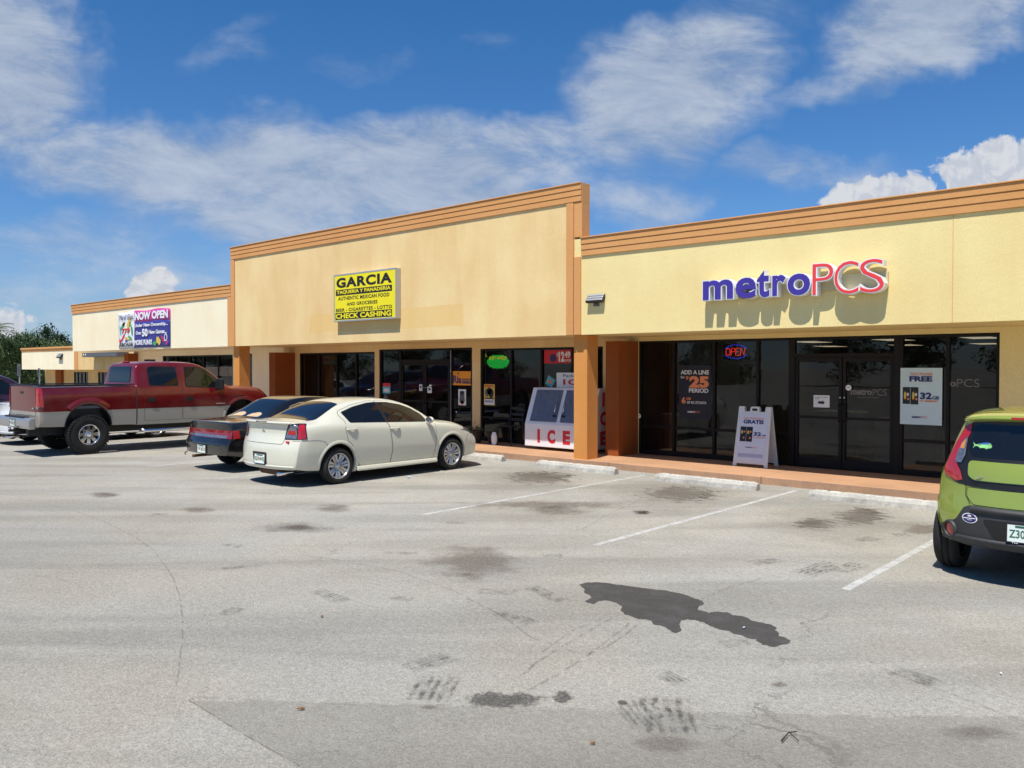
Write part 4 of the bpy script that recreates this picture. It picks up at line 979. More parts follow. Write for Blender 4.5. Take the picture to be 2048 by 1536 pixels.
# ------------------------------------------------------------ sandwich board
AX0, AX1, AZ = -7.17, -6.49, .13
af = empty('sandwich_board', ((AX0 + AX1) / 2, 14.40, AZ), 'white folding sandwich board reading GRATIS and 32GB on the walkway', 'sandwich board')
hh = 1.12; lean = math.atan2(.20, 1.04)
def panel_outline():
    w_ = .68; x0, x1 = -w_ / 2, w_ / 2; t = .022  # slightly narrower at the top
    return [(x0, 0), (x0 + .065, 0), (x0 + .075, .055), (x1 - .075, .055), (x1 - .065, 0), (x1, 0), (x1 - t, hh), (x1 - t - .11, hh), (x1 - t - .12, hh - .095),
            (.095, hh - .095), (.088, hh - .02), (.07, hh), (-.07, hh), (-.088, hh - .02), (-.095, hh - .095), (x0 + t + .12, hh - .095), (x0 + t + .11, hh), (x0 + t, hh)]
for s_, nm in ((-1, 'front_panel'), (1, 'back_panel')):
    mb = MB().prism(panel_outline(), -.014, .014, 'y')
    o = mb.build(nm, M['offwhite'], af, bevel=.005); o.rotation_euler = (-lean if s_ < 0 else lean, 0, 0); o.location = (0, s_ * .225, 0)
    c = MB().box(-.05, -.0155, hh - .08, .05, .0155, hh - .035).build('grip_opening', M['black'], o)
    if s_ < 0:
        ps = MB().box(-.275, -.019, .11, .275, -.0155, .99).build('poster_sheet', pm('poster_sheet', (.66, .70, .78), .6), o)
        g2 = {}
        def tx(s, u0, u1, v0, v1, mt, off=.02): text_mb(g2.setdefault(mt, MB()), s, (u1 - u0) * .55, (v1 - v0) * .88, .0015, T3(-.275 + (u0 + u1) / 2 * .55, -.0195, .99 - (v0 + v1) / 2 * .88), off)
        tx('DOS TELEFONOS', .14, .86, .085, .125, 'ored'); tx('GRATIS', .14, .86, .135, .22, 'navy', .05); tx('32', .54, .81, .39, .47, 'navy', .045); tx('GB', .83, .97, .435, .47, 'navy', .03); tx('DE MEMORIA', .54, .97, .49, .515, 'ored'); tx('metro', .29, .53, .70, .73, 'navy', .04); tx('PCS', .54, .70, .70, .73, 'redface', 0)
        g2['purple'] = MB().box(-.275 + .04 * .55, -.0205, .99 - .93 * .88, -.275 + .93 * .55, -.0192, .99 - .85 * .88); M.setdefault('lilac', pm('lilac_ink', (.42, .44, .58), .6))
        for mt, mb in g2.items(): mb.build('lettering' if mt != 'purple' else 'printed_block', M['lilac' if mt == 'purple' else mt], o)
        for u0, u1 in ((.06, .27), (.28, .50)):
            ph = MB().box(-.275 + u0 * .55, -.021, .99 - .60 * .88, -.275 + u1 * .55, -.0192, .99 - .285 * .88).build('printed_block', M['ink'], o)
            for mt, a, b, c_, d in (('gold', .15, .45, .36, .44), ('ored', .55, .85, .37, .41), ('ored', .5, .8, .50, .54)):
                MB().prism([(-.275 + (u0 + (u1 - u0) * ((a + b) / 2 + (b - a) / 2 * math.cos(q * .5))) * .55, .99 - ((c_ + d) / 2 + (d - c_) / 2 * math.sin(q * .5)) * .88) for q in range(12)], -.0225, -.0212, 'y').build('printed_shape', M[mt], o)

# ------------------------------------------------------------ pots and chair by the grocery window
def leaf_cluster(mb, c, r, n, rnd, size=.05, up=.5):
    for _ in range(n):
        d = Vector((rnd.gauss(0, 1), rnd.gauss(0, 1), abs(rnd.gauss(0, 1)) * up + .2)).normalized(); p = Vector(c) + d * r * rnd.uniform(.3, 1)
        t = d.cross(Vector((rnd.random(), rnd.random(), rnd.random()))).normalized(); l = size * rnd.uniform(.6, 1.3)
        b = len(mb.v); mb.v += [tuple(p), tuple(p + d * l + t * l * .3), tuple(p + d * 2 * l), tuple(p + d * l - t * l * .3)]; mb.f.append((b, b + 1, b + 2, b + 3)); mb.mi.append(0); mb.sm.append(False)
rnd = random.Random(11)
for (px, py, s, lb) in ((-13.98, 14.3, 1.0, 'small bushy potted plant in a black pot by the tan wall'), (-13.52, 14.4, .85, 'second black plant pot beside the window, with sparse stems')):
    r = empty('plant_pot', (px, py, .13), lb, 'potted plant', 'plant pots by the grocery window')
    MB().lathe([(0, 0), (.11 * s, 0), (.16 * s, .27 * s), (.175 * s, .27 * s), (.175 * s, .31 * s), (.15 * s, .31 * s), (.14 * s, .26 * s), (0, .26 * s)], (0, 0, 0), 'z', 20).build('pot', M['terracotta'], r, smooth=False)
    mb = MB(); leaf_cluster(mb, (0, 0, .28 * s), .17 * s, 90 if s == 1 else 40, rnd, .045); mb.build('foliage', M['leafdark'], r)
    MB().tube([(0, 0, .25 * s), (.02, 0, .40 * s)], .008).build('stem', M['terracotta'], r)
ch = empty('chair', (-13.0, 14.45, .13), 'black metal slat chair on the walkway between the pots and the ice box', 'chair')
for x in (-.21, .21): MB().tube([(x, .2, 0), (x, .2, .45), (x, .27, .88)], .013).build('leg', M['black'], ch); MB().tube([(x, -.2, 0), (x, -.2, .44)], .013).build('leg', M['black'], ch)
mb = MB()
for k in range(5): mb.box(-.22, -.2 + k * .085, .44, .22, -.14 + k * .085, .455)
mb.build('seat', M['black'], ch)
mb = MB()
for z in (.56, .68, .82): mb.box(-.21, .225 + (z - .45) * .12, z, .21, .245 + (z - .45) * .12, z + .06)
mb.build('backrest', M['black'], ch)
bgm = empty('paper_bag', (-13.30, 14.18, .44), 'crumpled white paper bag by the plant pots', 'bag')
bgm.location = (-13.28, 14.2, .13)
rb = random.Random(3); mb = MB()
for z, w_ in ((0, .07), (.10, .085), (.20, .08), (.30, .05)):
    for a in range(10): q = a * math.pi / 5; mb.v.append((w_ * math.cos(q) * rb.uniform(.8, 1.1), w_ * .6 * math.sin(q) * rb.uniform(.8, 1.1), z))
for i in range(3):
    for a in range(10): mb.f.append((i * 10 + a, i * 10 + (a + 1) % 10, (i + 1) * 10 + (a + 1) % 10, (i + 1) * 10 + a)); mb.mi.append(0); mb.sm.append(False)
mb.build('bag_body', M['paper'], bgm)

# ------------------------------------------------------------ road sign posts far left
def post_sign(px, ytop, ybot, Y, wpx, label, back=True, col='galv'):
    a = AY(px, ytop, Y); b = AY(px, ybot, Y); g0 = gz(a.x, Y); sc = (a.z - b.z) / (ybot - ytop); w_ = wpx * sc
    r = empty('parking_sign', (a.x, Y, g0), label, 'parking sign', None, R_(-35))
    MB().box(-w_ / 2, -.012, b.z - g0, w_ / 2, -.004, a.z - g0).build('plate', M[col], r, bevel=.003)
    MB().box(-.04, -.003, -.1, .04, .04, a.z - g0 - .02).build('post', M['galv'], r)
    return r
post_sign(38, 728, 752, 13.6, 17, 'grey backed parking sign on a steel post at the far left')
s2 = post_sign(78, 736, 752, 13.6, 7, 'narrow blue and white parking sign on a thin post before the far windows', col='blue')
bb = s2.children[0]; mb = MB().box(-.09, -.016, 1.55, .09, -.0125, 1.75); mb.build('lower_panel', M['paper'], s2)

# ------------------------------------------------------------ litter and twigs
def bit(name, px, py, sz, mat, label, cat, seed=0, h=.004):
    rn = random.Random(seed); c = G(px, py); P_ = [(sz * rn.uniform(.6, 1.2) * math.cos(a), sz * rn.uniform(.3, .7) * math.sin(a)) for a in [k * math.pi / 4 for k in range(8)]]
    mb = MB().prism(P_, 0, h, 'z'); o = mb.build(name, mat); o.location = (c.x, c.y, .0115); o.rotation_euler = (rn.uniform(-.04, .04), rn.uniform(-.04, .04), rn.uniform(0, 3)); tag(o, label, cat); return o
leafm = pm('dry_leaf', (.22, .09, .03), .8); lit = pm('faded_plastic', (.55, .62, .75), .5)
bit('litter', 818, 956, .07, lit, 'pale blue scrap of plastic on the asphalt beside the cream sedan', 'litter', 1, .02)
bit('litter', 1294, 944, .06, M['paper'], 'white crumpled scrap against the kerb left of the middle wheel stop', 'litter', 2, .03)
bit('litter', 1310, 946, .05, M['paper'], 'small white scrap close to the end of the middle wheel stop', 'litter', 6, .02)
bit('litter', 1268, 941, .07, leafm, 'brown debris against the kerb by the painted line', 'litter', 3, .03)
bit('dry_leaf', 644, 1235, .02, leafm, 'small orange dry leaf in the middle of the asphalt', 'leaf', 4)
bit('dry_leaf', 602, 1421, .022, leafm, 'reddish dry leaf on the coarse asphalt at lower left', 'leaf', 5)
bit('dry_leaf', 1186, 1490, .018, leafm, 'orange dry leaf on the coarse asphalt at bottom centre', 'leaf', 8)
bit('litter', 1488, 1258, .016, lit, 'tiny white scrap lying on the dark wet stain', 'litter', 9)
bit('litter', 2002, 1350, .012, M['paper'], 'tiny white scrap at the right edge of the foreground', 'litter', 10)
c0 = G(1580, 1475); tw = MB(); a1, a2, a3 = [G(*p) - c0 for p in ((1563, 1488), (1578, 1472), (1597, 1488))]
tw.tube([a1 + Vector((0, 0, .006)), a2 + Vector((0, 0, .010)), a3 + Vector((0, 0, .005))], .0045, 6, r2=.0025); tw.tube([a2 + Vector((0, 0, .008)), a2 + Vector((.03, .03, .012))], .003, 5)
tw = tw.build('twig', pm('dark_bark', (.02, .014, .01), .9)); tw.location = (c0.x, c0.y, .0115); tag(tw, 'dark forked twig lying in the foreground', 'twig')

# ------------------------------------------------------------ trees
def leaf_mat(name, a, b):
    m_ = bpy.data.materials.new(name); m_.use_nodes = True; t = NT(m_.node_tree); s = m_.node_tree.nodes['Principled BSDF']
    oi = t.n.new('ShaderNodeNewGeometry'); rnd_ = oi.outputs['Random Per Island']; P = oi.outputs['Position']
    c = t.mix(rnd_, a, b); c = t.mix(t.ramp(t.noise(P, .35, 3), .4, .6), c, (a[0] * .6, a[1] * .7, a[2] * .6))
    t.put(s.inputs['Base Color'], c); s.inputs['Roughness'].default_value = .65; s.inputs['Specular IOR Level'].default_value = .3
    s.inputs['Transmission Weight'].default_value = 0
    return m_
LM = [leaf_mat('dark_foliage', (.030, .064, .021), (.058, .11, .036)), leaf_mat('olive_foliage', (.045, .076, .021), (.10, .14, .038)), leaf_mat('grey_green_foliage', (.06, .095, .045), (.11, .15, .08))]
bark = pm('bark', (.07, .05, .035), .95, 0, .3, 6)


def tree_mesh(seed, h, rad, nclump, nleaf, ls, lm, base=.28):
    rn = random.Random(seed); tr = MB(); tr.smooth = True
    tr.tube([(0, 0, -.3), (rn.uniform(-.1, .1), 0, h * .25), (rn.uniform(-.3, .3), rn.uniform(-.2, .2), h * .6)], .18 * h / 7, 8, r2=.07 * h / 7)
    cl = []
    for k in range(nclump):
        a = rn.uniform(0, 6.283); rr = rad * math.sqrt(rn.random()); z = h * rn.uniform(base, .93); lim = math.sin(math.pi * min(1, max(0, (z / h - base + .18) / (1.12 - base)))) ** .6
        c = Vector((rr * math.cos(a) * lim, rr * math.sin(a) * lim, z)); s_ = rad * rn.uniform(.16, .40); cl.append((c, s_))
        if k % 2 == 0: tr.tube([(0, 0, h * .22), tuple(c * .55 + Vector((0, 0, h * .18))), tuple(c)], .05 * h / 7, 5, r2=.015)
    lf = MB()
    for k in range(nleaf):
        c, s_ = cl[rn.randrange(len(cl))]; d = Vector((rn.gauss(0, 1), rn.gauss(0, 1), rn.gauss(0, .75))).normalized() * s_ * rn.random() ** .4 * (1.25 if rn.random() < .08 else 1)
        p = c + d; q = Vector((rn.gauss(0, 1), rn.gauss(0, 1), rn.gauss(0, 1))).normalized(); q2 = q.cross(Vector((rn.random(), rn.random(), 1))).normalized(); l = ls * rn.uniform(.5, 1.3)
        b = len(lf.v); lf.v += [tuple(p - q * l), tuple(p + q2 * l * .5), tuple(p + q * l), tuple(p - q2 * l * .5)]; lf.f.append((b, b + 1, b + 2, b + 3)); lf.mi.append(0); lf.sm.append(False)
    a = tr.build('trunk', bark); b = lf.build('crown', lm, fix=False); return a, b


def make_tree(seed, h, rad, label, group, nc=34, nl=9000, ls=.20, lm=None, base=.28):
    r = empty('tree', (0, 0, 0), label, 'tree', group); a, b = tree_mesh(seed, h, rad, nc, nl, ls, lm or LM[0], base); a.parent = r; b.parent = r; return r


tp = [make_tree(1, 7.5, 3.8, '', 'trees beyond the plaza', base=.15, nl=7500, ls=.17), make_tree(2, 8.5, 3.2, '', 'trees beyond the plaza', nc=40, nl=4200, lm=LM[2], base=.2), make_tree(3, 6.0, 4.2, '', 'trees beyond the plaza', lm=LM[1], base=.08, nl=7000, ls=.18)]
far = [(0, 30, 118, 7.4, 'dark dense tree beside the left end of the far wing'), (2, 8, 108, 5.6, 'olive bushy tree at the left edge of the picture, below the palm'), (2, 56, 122, 6.9, 'yellowish green rounded tree above the left end of the far wing'), (1, 62, 126, 8.0, 'thin pointed tree top left of the tallest tree above the far wing'),
       (1, 96, 128, 9.0, 'tallest open crowned tree above the far wing'), (1, 122, 130, 7.9, 'loose grey green tree right of the tallest tree above the far wing'), (2, 116, 120, 5.9, 'low bright green tree close above the far wing roof'), (0, 80, 124, 6.6, 'dark tree low behind the tallest open tree'), (0, 143, 126, 6.6, 'dark tree touching the left end of the cream shop'),
       (1, 42, 124, 7.4, 'thin tree between the dark dense tree and the far wing trees'), (0, -20, 112, 7.0, 'dark tree at the extreme left edge'), (2, 28, 100, 4.4, 'low bush in shade below the dark dense tree')]
used_t = set()
for k, (kind, px, d, h, lb) in enumerate(far):
    o = tp[kind] if kind not in used_t else copy_tree(tp[kind]); used_t.add(kind)
    p = AD(px, d, gz(-60, 25)); o.location = p; s_ = h / (7.5, 8.5, 6.0)[kind] * .93; o.scale = (s_ * .95, s_ * .95, s_); o.rotation_euler = (0, 0, k * 1.9); o['label'] = lb
# trees across the lot, behind the viewer: seen in the shop windows
rn = random.Random(5)
for k in range(26):
    o = copy_tree(tp[k % 3]); o.location = (-215 + k * 10.0 + rn.uniform(-3, 3), -48 - rn.uniform(0, 12), 0); o.rotation_euler = (0, 0, rn.uniform(0, 6)); s_ = rn.uniform(.75, 1.05); o.scale = (s_ * 1.25, s_ * 1.25, s_)
    tag(o, 'tree in the row across the parking lot behind the viewer, mirrored in the shop windows', 'tree', 'trees behind the viewer')
# palm at the left edge
pl_ = empty('palm_tree', AD(-16, 60, -.2), 'palm with drooping fronds at the left edge of the picture', 'palm tree')
MB().tube([(0, 0, 0), (.1, 0, 2.4), (0, .05, 4.3)], .22, 10, r2=.16).build('trunk', bark, pl_, smooth=True)
for k in range(26):
    mb = MB(); a = k * 2.4; el = R_(75 - (k / 26) * 115); L = 1.75; pts = []
    for i in range(9):
        t = i / 8; r_ = L * t * math.cos(el * (1 - t * .3)); z = 4.3 + L * t * math.sin(el) - 1.0 * t * t; pts.append(Vector((r_ * math.cos(a), r_ * math.sin(a), z)))
    mb.tube(pts, .02, 4, r2=.006)
    for i in range(1, 9):
        for q in (0, .5):
            p = pts[i - 1].lerp(pts[i], q); tdir = (pts[i] - pts[i - 1]).normalized()
            for sd in (-1, 1):
                sdir = Vector((-math.sin(a), math.cos(a), 0)) * sd; tip = p + (sdir * .8 + tdir * .5 - Vector((0, 0, .45))).normalized() * .5 * (1.1 - i / 12)
                b = len(mb.v); mb.v += [tuple(p), tuple(p + tdir * .05), tuple(tip)]; mb.f.append((b, b + 1, b + 2)); mb.mi.append(0); mb.sm.append(False)
    mb.build('frond', LM[1], pl_)
# ------------------------------------------------------------ vehicles
def interp(tab, y):
    if y <= tab[0][0]: return tab[0][1]
    for (a, va), (b, vb) in zip(tab[:-1], tab[1:]):
        if y <= b: return va + (vb - va) * (y - a) / (b - a)
    return tab[-1][1]


def smooth_interp(tab, y):
    """piecewise cubic through the table"""
    n = len(tab)
    if n < 3: return interp(tab, y)
    if y <= tab[0][0]: return tab[0][1]
    if y >= tab[-1][0]: return tab[-1][1]
    for i in range(n - 1):
        if tab[i][0] <= y <= tab[i + 1][0]: break
    def sl(j):
        if j <= 0: return (tab[1][1] - tab[0][1]) / (tab[1][0] - tab[0][0])
        if j >= n - 1: return (tab[-1][1] - tab[-2][1]) / (tab[-1][0] - tab[-2][0])
        a = (tab[j][1] - tab[j - 1][1]) / (tab[j][0] - tab[j - 1][0]); b = (tab[j + 1][1] - tab[j][1]) / (tab[j + 1][0] - tab[j][0])
        return 0 if a * b <= 0 else 2 * a * b / (a + b)
    h = tab[i + 1][0] - tab[i][0]; t = (y - tab[i][0]) / h; m0, m1 = sl(i) * h, sl(i + 1) * h
    return (2 * t**3 - 3 * t * t + 1) * tab[i][1] + (t**3 - 2 * t * t + t) * m0 + (-2 * t**3 + 3 * t * t) * tab[i + 1][1] + (t**3 - t * t) * m1


def make_body(sp, mats, cutters=True, name='body', parent=None):
    """lofted shell: sections across the car at many stations, closed ends, subdivided, arches cut"""
    L = sp['L']; f = lambda k, y: smooth_interp(sp[k], y)
    ys = sp.get('stations') or [0, .02, .06, .14, .26, .42] + [.42 + (L - .84) * i / 26 for i in range(1, 26)] + [L - .42, L - .26, L - .14, L - .06, L - .02, L]
    prof = sp.get('side', [(0, .89), (.03, .93), (.12, .955), (.27, .972), (.40, .992), (.55, 1.0), (.70, .995), (.86, .985), (.95, .965), (1.0, .935)])
    rows = []
    for y in ys:
        zb, ze, zt, wd, wr = f('bot', y), f('belt', y), f('top', y), f('w', y), f('wr', y)
        cr = sp.get('crown', .05)
        S = [(0, zb), (wd * .55, zb)]
        S += [(wd * xf, zb + (ze - zb) * s) for s, xf in prof]
        xb = wd * prof[-1][1]; zr = max(ze + .012, zt - cr); wr2 = min(wr, xb - .004)
        for u in (.12, .5, .88): S.append((xb + (wr2 - xb) * u + .010 * math.sin(u * math.pi), ze + (zr - ze) * u))
        S += [(wr2, zr), (wr2 * .93, zr + (zt - zr) * .45), (wr2 * .75, zr + (zt - zr) * .75), (wr2 * .4, zr + (zt - zr) * .95), (0, zt)]
        rows.append((y, S))
    m = len(rows[0][1]); V = []; F_ = []; N = 2 * m - 2

    def dy(y, x, z, wd):
        o = 0
        rr = sp.get('rear_len', .7); k = max(0, 1 - y / rr)
        if k > 0: o += k * (interp(sp['rear_off'], z) + sp.get('rear_curve', .16) * abs(x / wd) ** 3)
        fr_ = sp.get('front_len', .9); k = max(0, 1 - (L - y) / fr_)
        if k > 0: o -= k * (interp(sp['front_off'], z) + sp.get('front_curve', .28) * abs(x / wd) ** 2.5)
        return o
    for y, S in rows:
        wd = f('w', y)
        ring = S + [(-x, z) for x, z in reversed(S[1:-1])]
        for x, z in ring: V.append((x, y + dy(y, x, z, wd), z))
    for i in range(len(rows) - 1):
        for j in range(N): F_.append((i * N + j, i * N + (j + 1) % N, (i + 1) * N + (j + 1) % N, (i + 1) * N + j))
    # end caps as ladders of quads
    K = 8
    for e, (y, S) in ((0, rows[0]), (1, rows[-1])):
        wd = f('w', y); base = (len(rows) - 1) * N if e else 0
        idx = {}
        for j in range(m):
            for k in range(K + 1):
                if j == 0: idx[(j, k)] = base
                elif j == m - 1: idx[(j, k)] = base + m - 1
                elif k == 0: idx[(j, k)] = base + j
                elif k == K: idx[(j, k)] = base + N - j
                else:
                    x = S[j][0] * (1 - 2 * k / K); z = S[j][1]
                    if j >= m - 5: z = z + (S[-1][1] - S[m - 5][1]) * .0
                    idx[(j, k)] = len(V); V.append((x, y + dy(y, x, z, wd), z))
        for j in range(m - 1):
            for k in range(K):
                q = [idx[(j, k)], idx[(j, k + 1)], idx[(j + 1, k + 1)], idx[(j + 1, k)]]; u = []
                for a in q:
                    if a not in u: u.append(a)
                if len(u) >= 3: F_.append(tuple(u if e == 0 else reversed(u)))
    me = bpy.data.meshes.new(name); me.from_pydata(V, [], F_); o = bpy.data.objects.new(name, me); COL.objects.link(o)
    bm = bmesh.new(); bm.from_mesh(me); bmesh.ops.remove_doubles(bm, verts=bm.verts, dist=.0005); bmesh.ops.recalc_face_normals(bm, faces=bm.faces); bm.to_mesh(me); bm.free()
    ss = o.modifiers.new('s', 'SUBSURF'); ss.levels = ss.render_levels = 2
    cut = []
    for (ya, za, ra) in sp['arches']:
        for sd in (1, -1):
            P_ = [(ya + ra * math.cos(a * math.pi / 24), za + ra * math.sin(a * math.pi / 24)) for a in range(25)] + [(ya - ra, -.5), (ya + ra, -.5)]
            c = MB().prism(P_, sd * (sp['hw'] - .36), sd * (sp['hw'] + .3), 'x').build('cut', mats[0]); cut.append(c)
    for bx in sp.get('cutboxes', ()): cut.append(MB().box(*bx).build('cut', mats[0]))
    for c in cut:
        md = o.modifiers.new('b', 'BOOLEAN'); md.operation = 'DIFFERENCE'; md.solver = 'EXACT'; md.object = c
    bpy.context.view_layer.update(); dg = bpy.context.evaluated_depsgraph_get()
    me2 = bpy.data.meshes.new_from_object(o.evaluated_get(dg))
    bpy.data.objects.remove(o)
    for c in cut: bpy.data.objects.remove(c)
    me2.materials.clear()
    for q in mats: me2.materials.append(q)
    for p in me2.polygons:
        c = p.center; p.use_smooth = True; p.material_index = 0
        for (ya, za, ra) in sp['arches']:
            d = math.hypot(c.y - ya, c.z - za) if c.z > za else abs(c.y - ya)
            if d < ra + .006 and abs(c.x) > sp['hw'] - .365 and (abs(p.normal.x) < .35 or abs(c.x) < sp['hw'] - .3): p.material_index = 1
        for bx in sp.get('cutboxes', ()):
            if bx[0] - .01 < c.x < bx[3] + .01 and bx[1] - .01 < c.y < bx[4] + .01 and bx[2] - .01 < c.z < bx[5] - .2: p.material_index = 1
        if p.normal.z < -.7 and c.z < sp.get('under', .36): p.material_index = 1
    me2.set_sharp_from_angle(angle=R_(38))
    ob = bpy.data.objects.new(name, me2); COL.objects.link(ob); ob.parent = parent
    bm = bmesh.new(); bm.from_mesh(me2); bmesh.ops.triangulate(bm, faces=bm.faces); bvh = BVHTree.FromBMesh(bm); bm.free()
    return ob, bvh


AX = {'R': (lambda p: (Vector((4, p[0], p[1])), Vector((-1, 0, 0)))), 'L': (lambda p: (Vector((-4, p[0], p[1])), Vector((1, 0, 0)))),
      'B': (lambda p: (Vector((p[0], -3, p[1])), Vector((0, 1, 0)))), 'F': (lambda p: (Vector((p[0], 12, p[1])), Vector((0, -1, 0)))),
      'T': (lambda p: (Vector((p[0], p[1], 6)), Vector((0, 0, -1)))),
      'DR': (lambda p: (Vector((.70711 * p[0] + 3, .70711 * p[0] - 3, p[1])), Vector((-.70711, .70711, 0)))),
      'DL': (lambda p: (Vector((-.70711 * p[0] - 3, .70711 * p[0] - 3, p[1])), Vector((.70711, .70711, 0))))}


def rounded(poly, r, n=4):
    out = []; m = len(poly)
    for i in range(m):
        p, a, b = Vector(poly[i]), Vector(poly[i - 1]), Vector(poly[(i + 1) % m])
        d1, d2 = (a - p), (b - p); q = min(r, d1.length * .45, d2.length * .45); s, e = p + d1.normalized() * q, p + d2.normalized() * q
        for k in range(n + 1):
            t = k / n; out.append(tuple((1 - t)**2 * s + 2 * t * (1 - t) * p + t * t * e))
    return out


def inside(p, poly):
    c = False; n = len(poly); j = n - 1
    for i in range(n):
        if (poly[i][1] > p[1]) != (poly[j][1] > p[1]) and p[0] < (poly[j][0] - poly[i][0]) * (p[1] - poly[i][1]) / (poly[j][1] - poly[i][1]) + poly[i][0]: c = not c
        j = i
    return c


def patch(mb, bvh, view, poly, off=.004, step=.06, mi=None, maxjump=.5):
    """a conforming sheet of polygon outline laid on the body as seen from one side"""
    pts = []
    n = len(poly)
    for i in range(n):
        a, b = Vector(poly[i]), Vector(poly[(i + 1) % n]); k = max(1, int((b - a).length / step))
        for q in range(k): pts.append(a.lerp(b, q / k))
    nb = len(pts); x0 = min(p[0] for p in pts); x1 = max(p[0] for p in pts); y0 = min(p[1] for p in pts); y1 = max(p[1] for p in pts)
    poly2 = [tuple(p) for p in pts]
    gx_ = int((x1 - x0) / step) + 1; gy_ = int((y1 - y0) / step) + 1
    for i in range(1, gx_):
        for j in range(1, gy_):
            p = (x0 + (x1 - x0) * i / gx_, y0 + (y1 - y0) * j / gy_)
            if inside(p, poly2) and min((Vector(p) - q).length for q in pts[:nb]) > step * .35: pts.append(Vector(p))
    vs, es, fs, *_ = delaunay_2d_cdt([Vector((p[0], p[1])) for p in pts], [], [list(range(nb))], 1, 1e-5)
    out = []; ok = []
    for v in vs:
        o_, d_ = AX[view](v); h = bvh.ray_cast(o_, d_)
        if h[0] is None: out.append((0, 0, -9)); ok.append(False)
        else:
            nrm = h[1] if h[1].dot(d_) < 0 else -h[1]
            g = nrm.dot(-d_)
            if g < .15: nrm = (nrm - d_ * .6).normalized()
            out.append(tuple(h[0] + nrm * off)); ok.append(g > .06)
    old = mb.smooth; mb.smooth = True
    ff = []
    for f_ in fs:
        if all(ok[i] for i in f_):
            P_ = [Vector(out[i]) for i in f_]
            if max((P_[i] - P_[i - 1]).length for i in range(len(P_))) < maxjump: ff.append(tuple(f_))
    mb.addm(out, ff, mi); mb.smooth = old
    return mb


def seam(mb, bvh, view, pts, wd=.008, off=.003, mi=None):
    P_ = [Vector(p) for p in pts]; dense = []
    for a, b in zip(P_[:-1], P_[1:]):
        k = max(1, int((b - a).length / .05)); dense += [a.lerp(b, q / k) for q in range(k)]
    dense.append(P_[-1]); v = []
    for i, p in enumerate(dense):
        t = (dense[min(i + 1, len(dense) - 1)] - dense[max(i - 1, 0)]).normalized(); nn_ = Vector((-t[1], t[0])) * wd / 2
        for q in (p - nn_, p + nn_):
            o_, d_ = AX[view](q); h = bvh.ray_cast(o_, d_)
            if h[0] is None: return mb
            nrm = h[1] if h[1].dot(d_) < 0 else -h[1]; v.append(tuple(h[0] + nrm * off))
    mb.addm(v, [(2 * i, 2 * i + 2, 2 * i + 3, 2 * i + 1) for i in range(len(dense) - 1)], mi); return mb


def hit(bvh, view, p):
    o_, d_ = AX[view](p); h = bvh.ray_cast(o_, d_)
    if h[0] is None: q = bvh.find_nearest(o_ - d_ * (o_.dot(d_))); return q[0], q[1]
    return h[0], (h[1] if h[1].dot(d_) < 0 else -h[1])


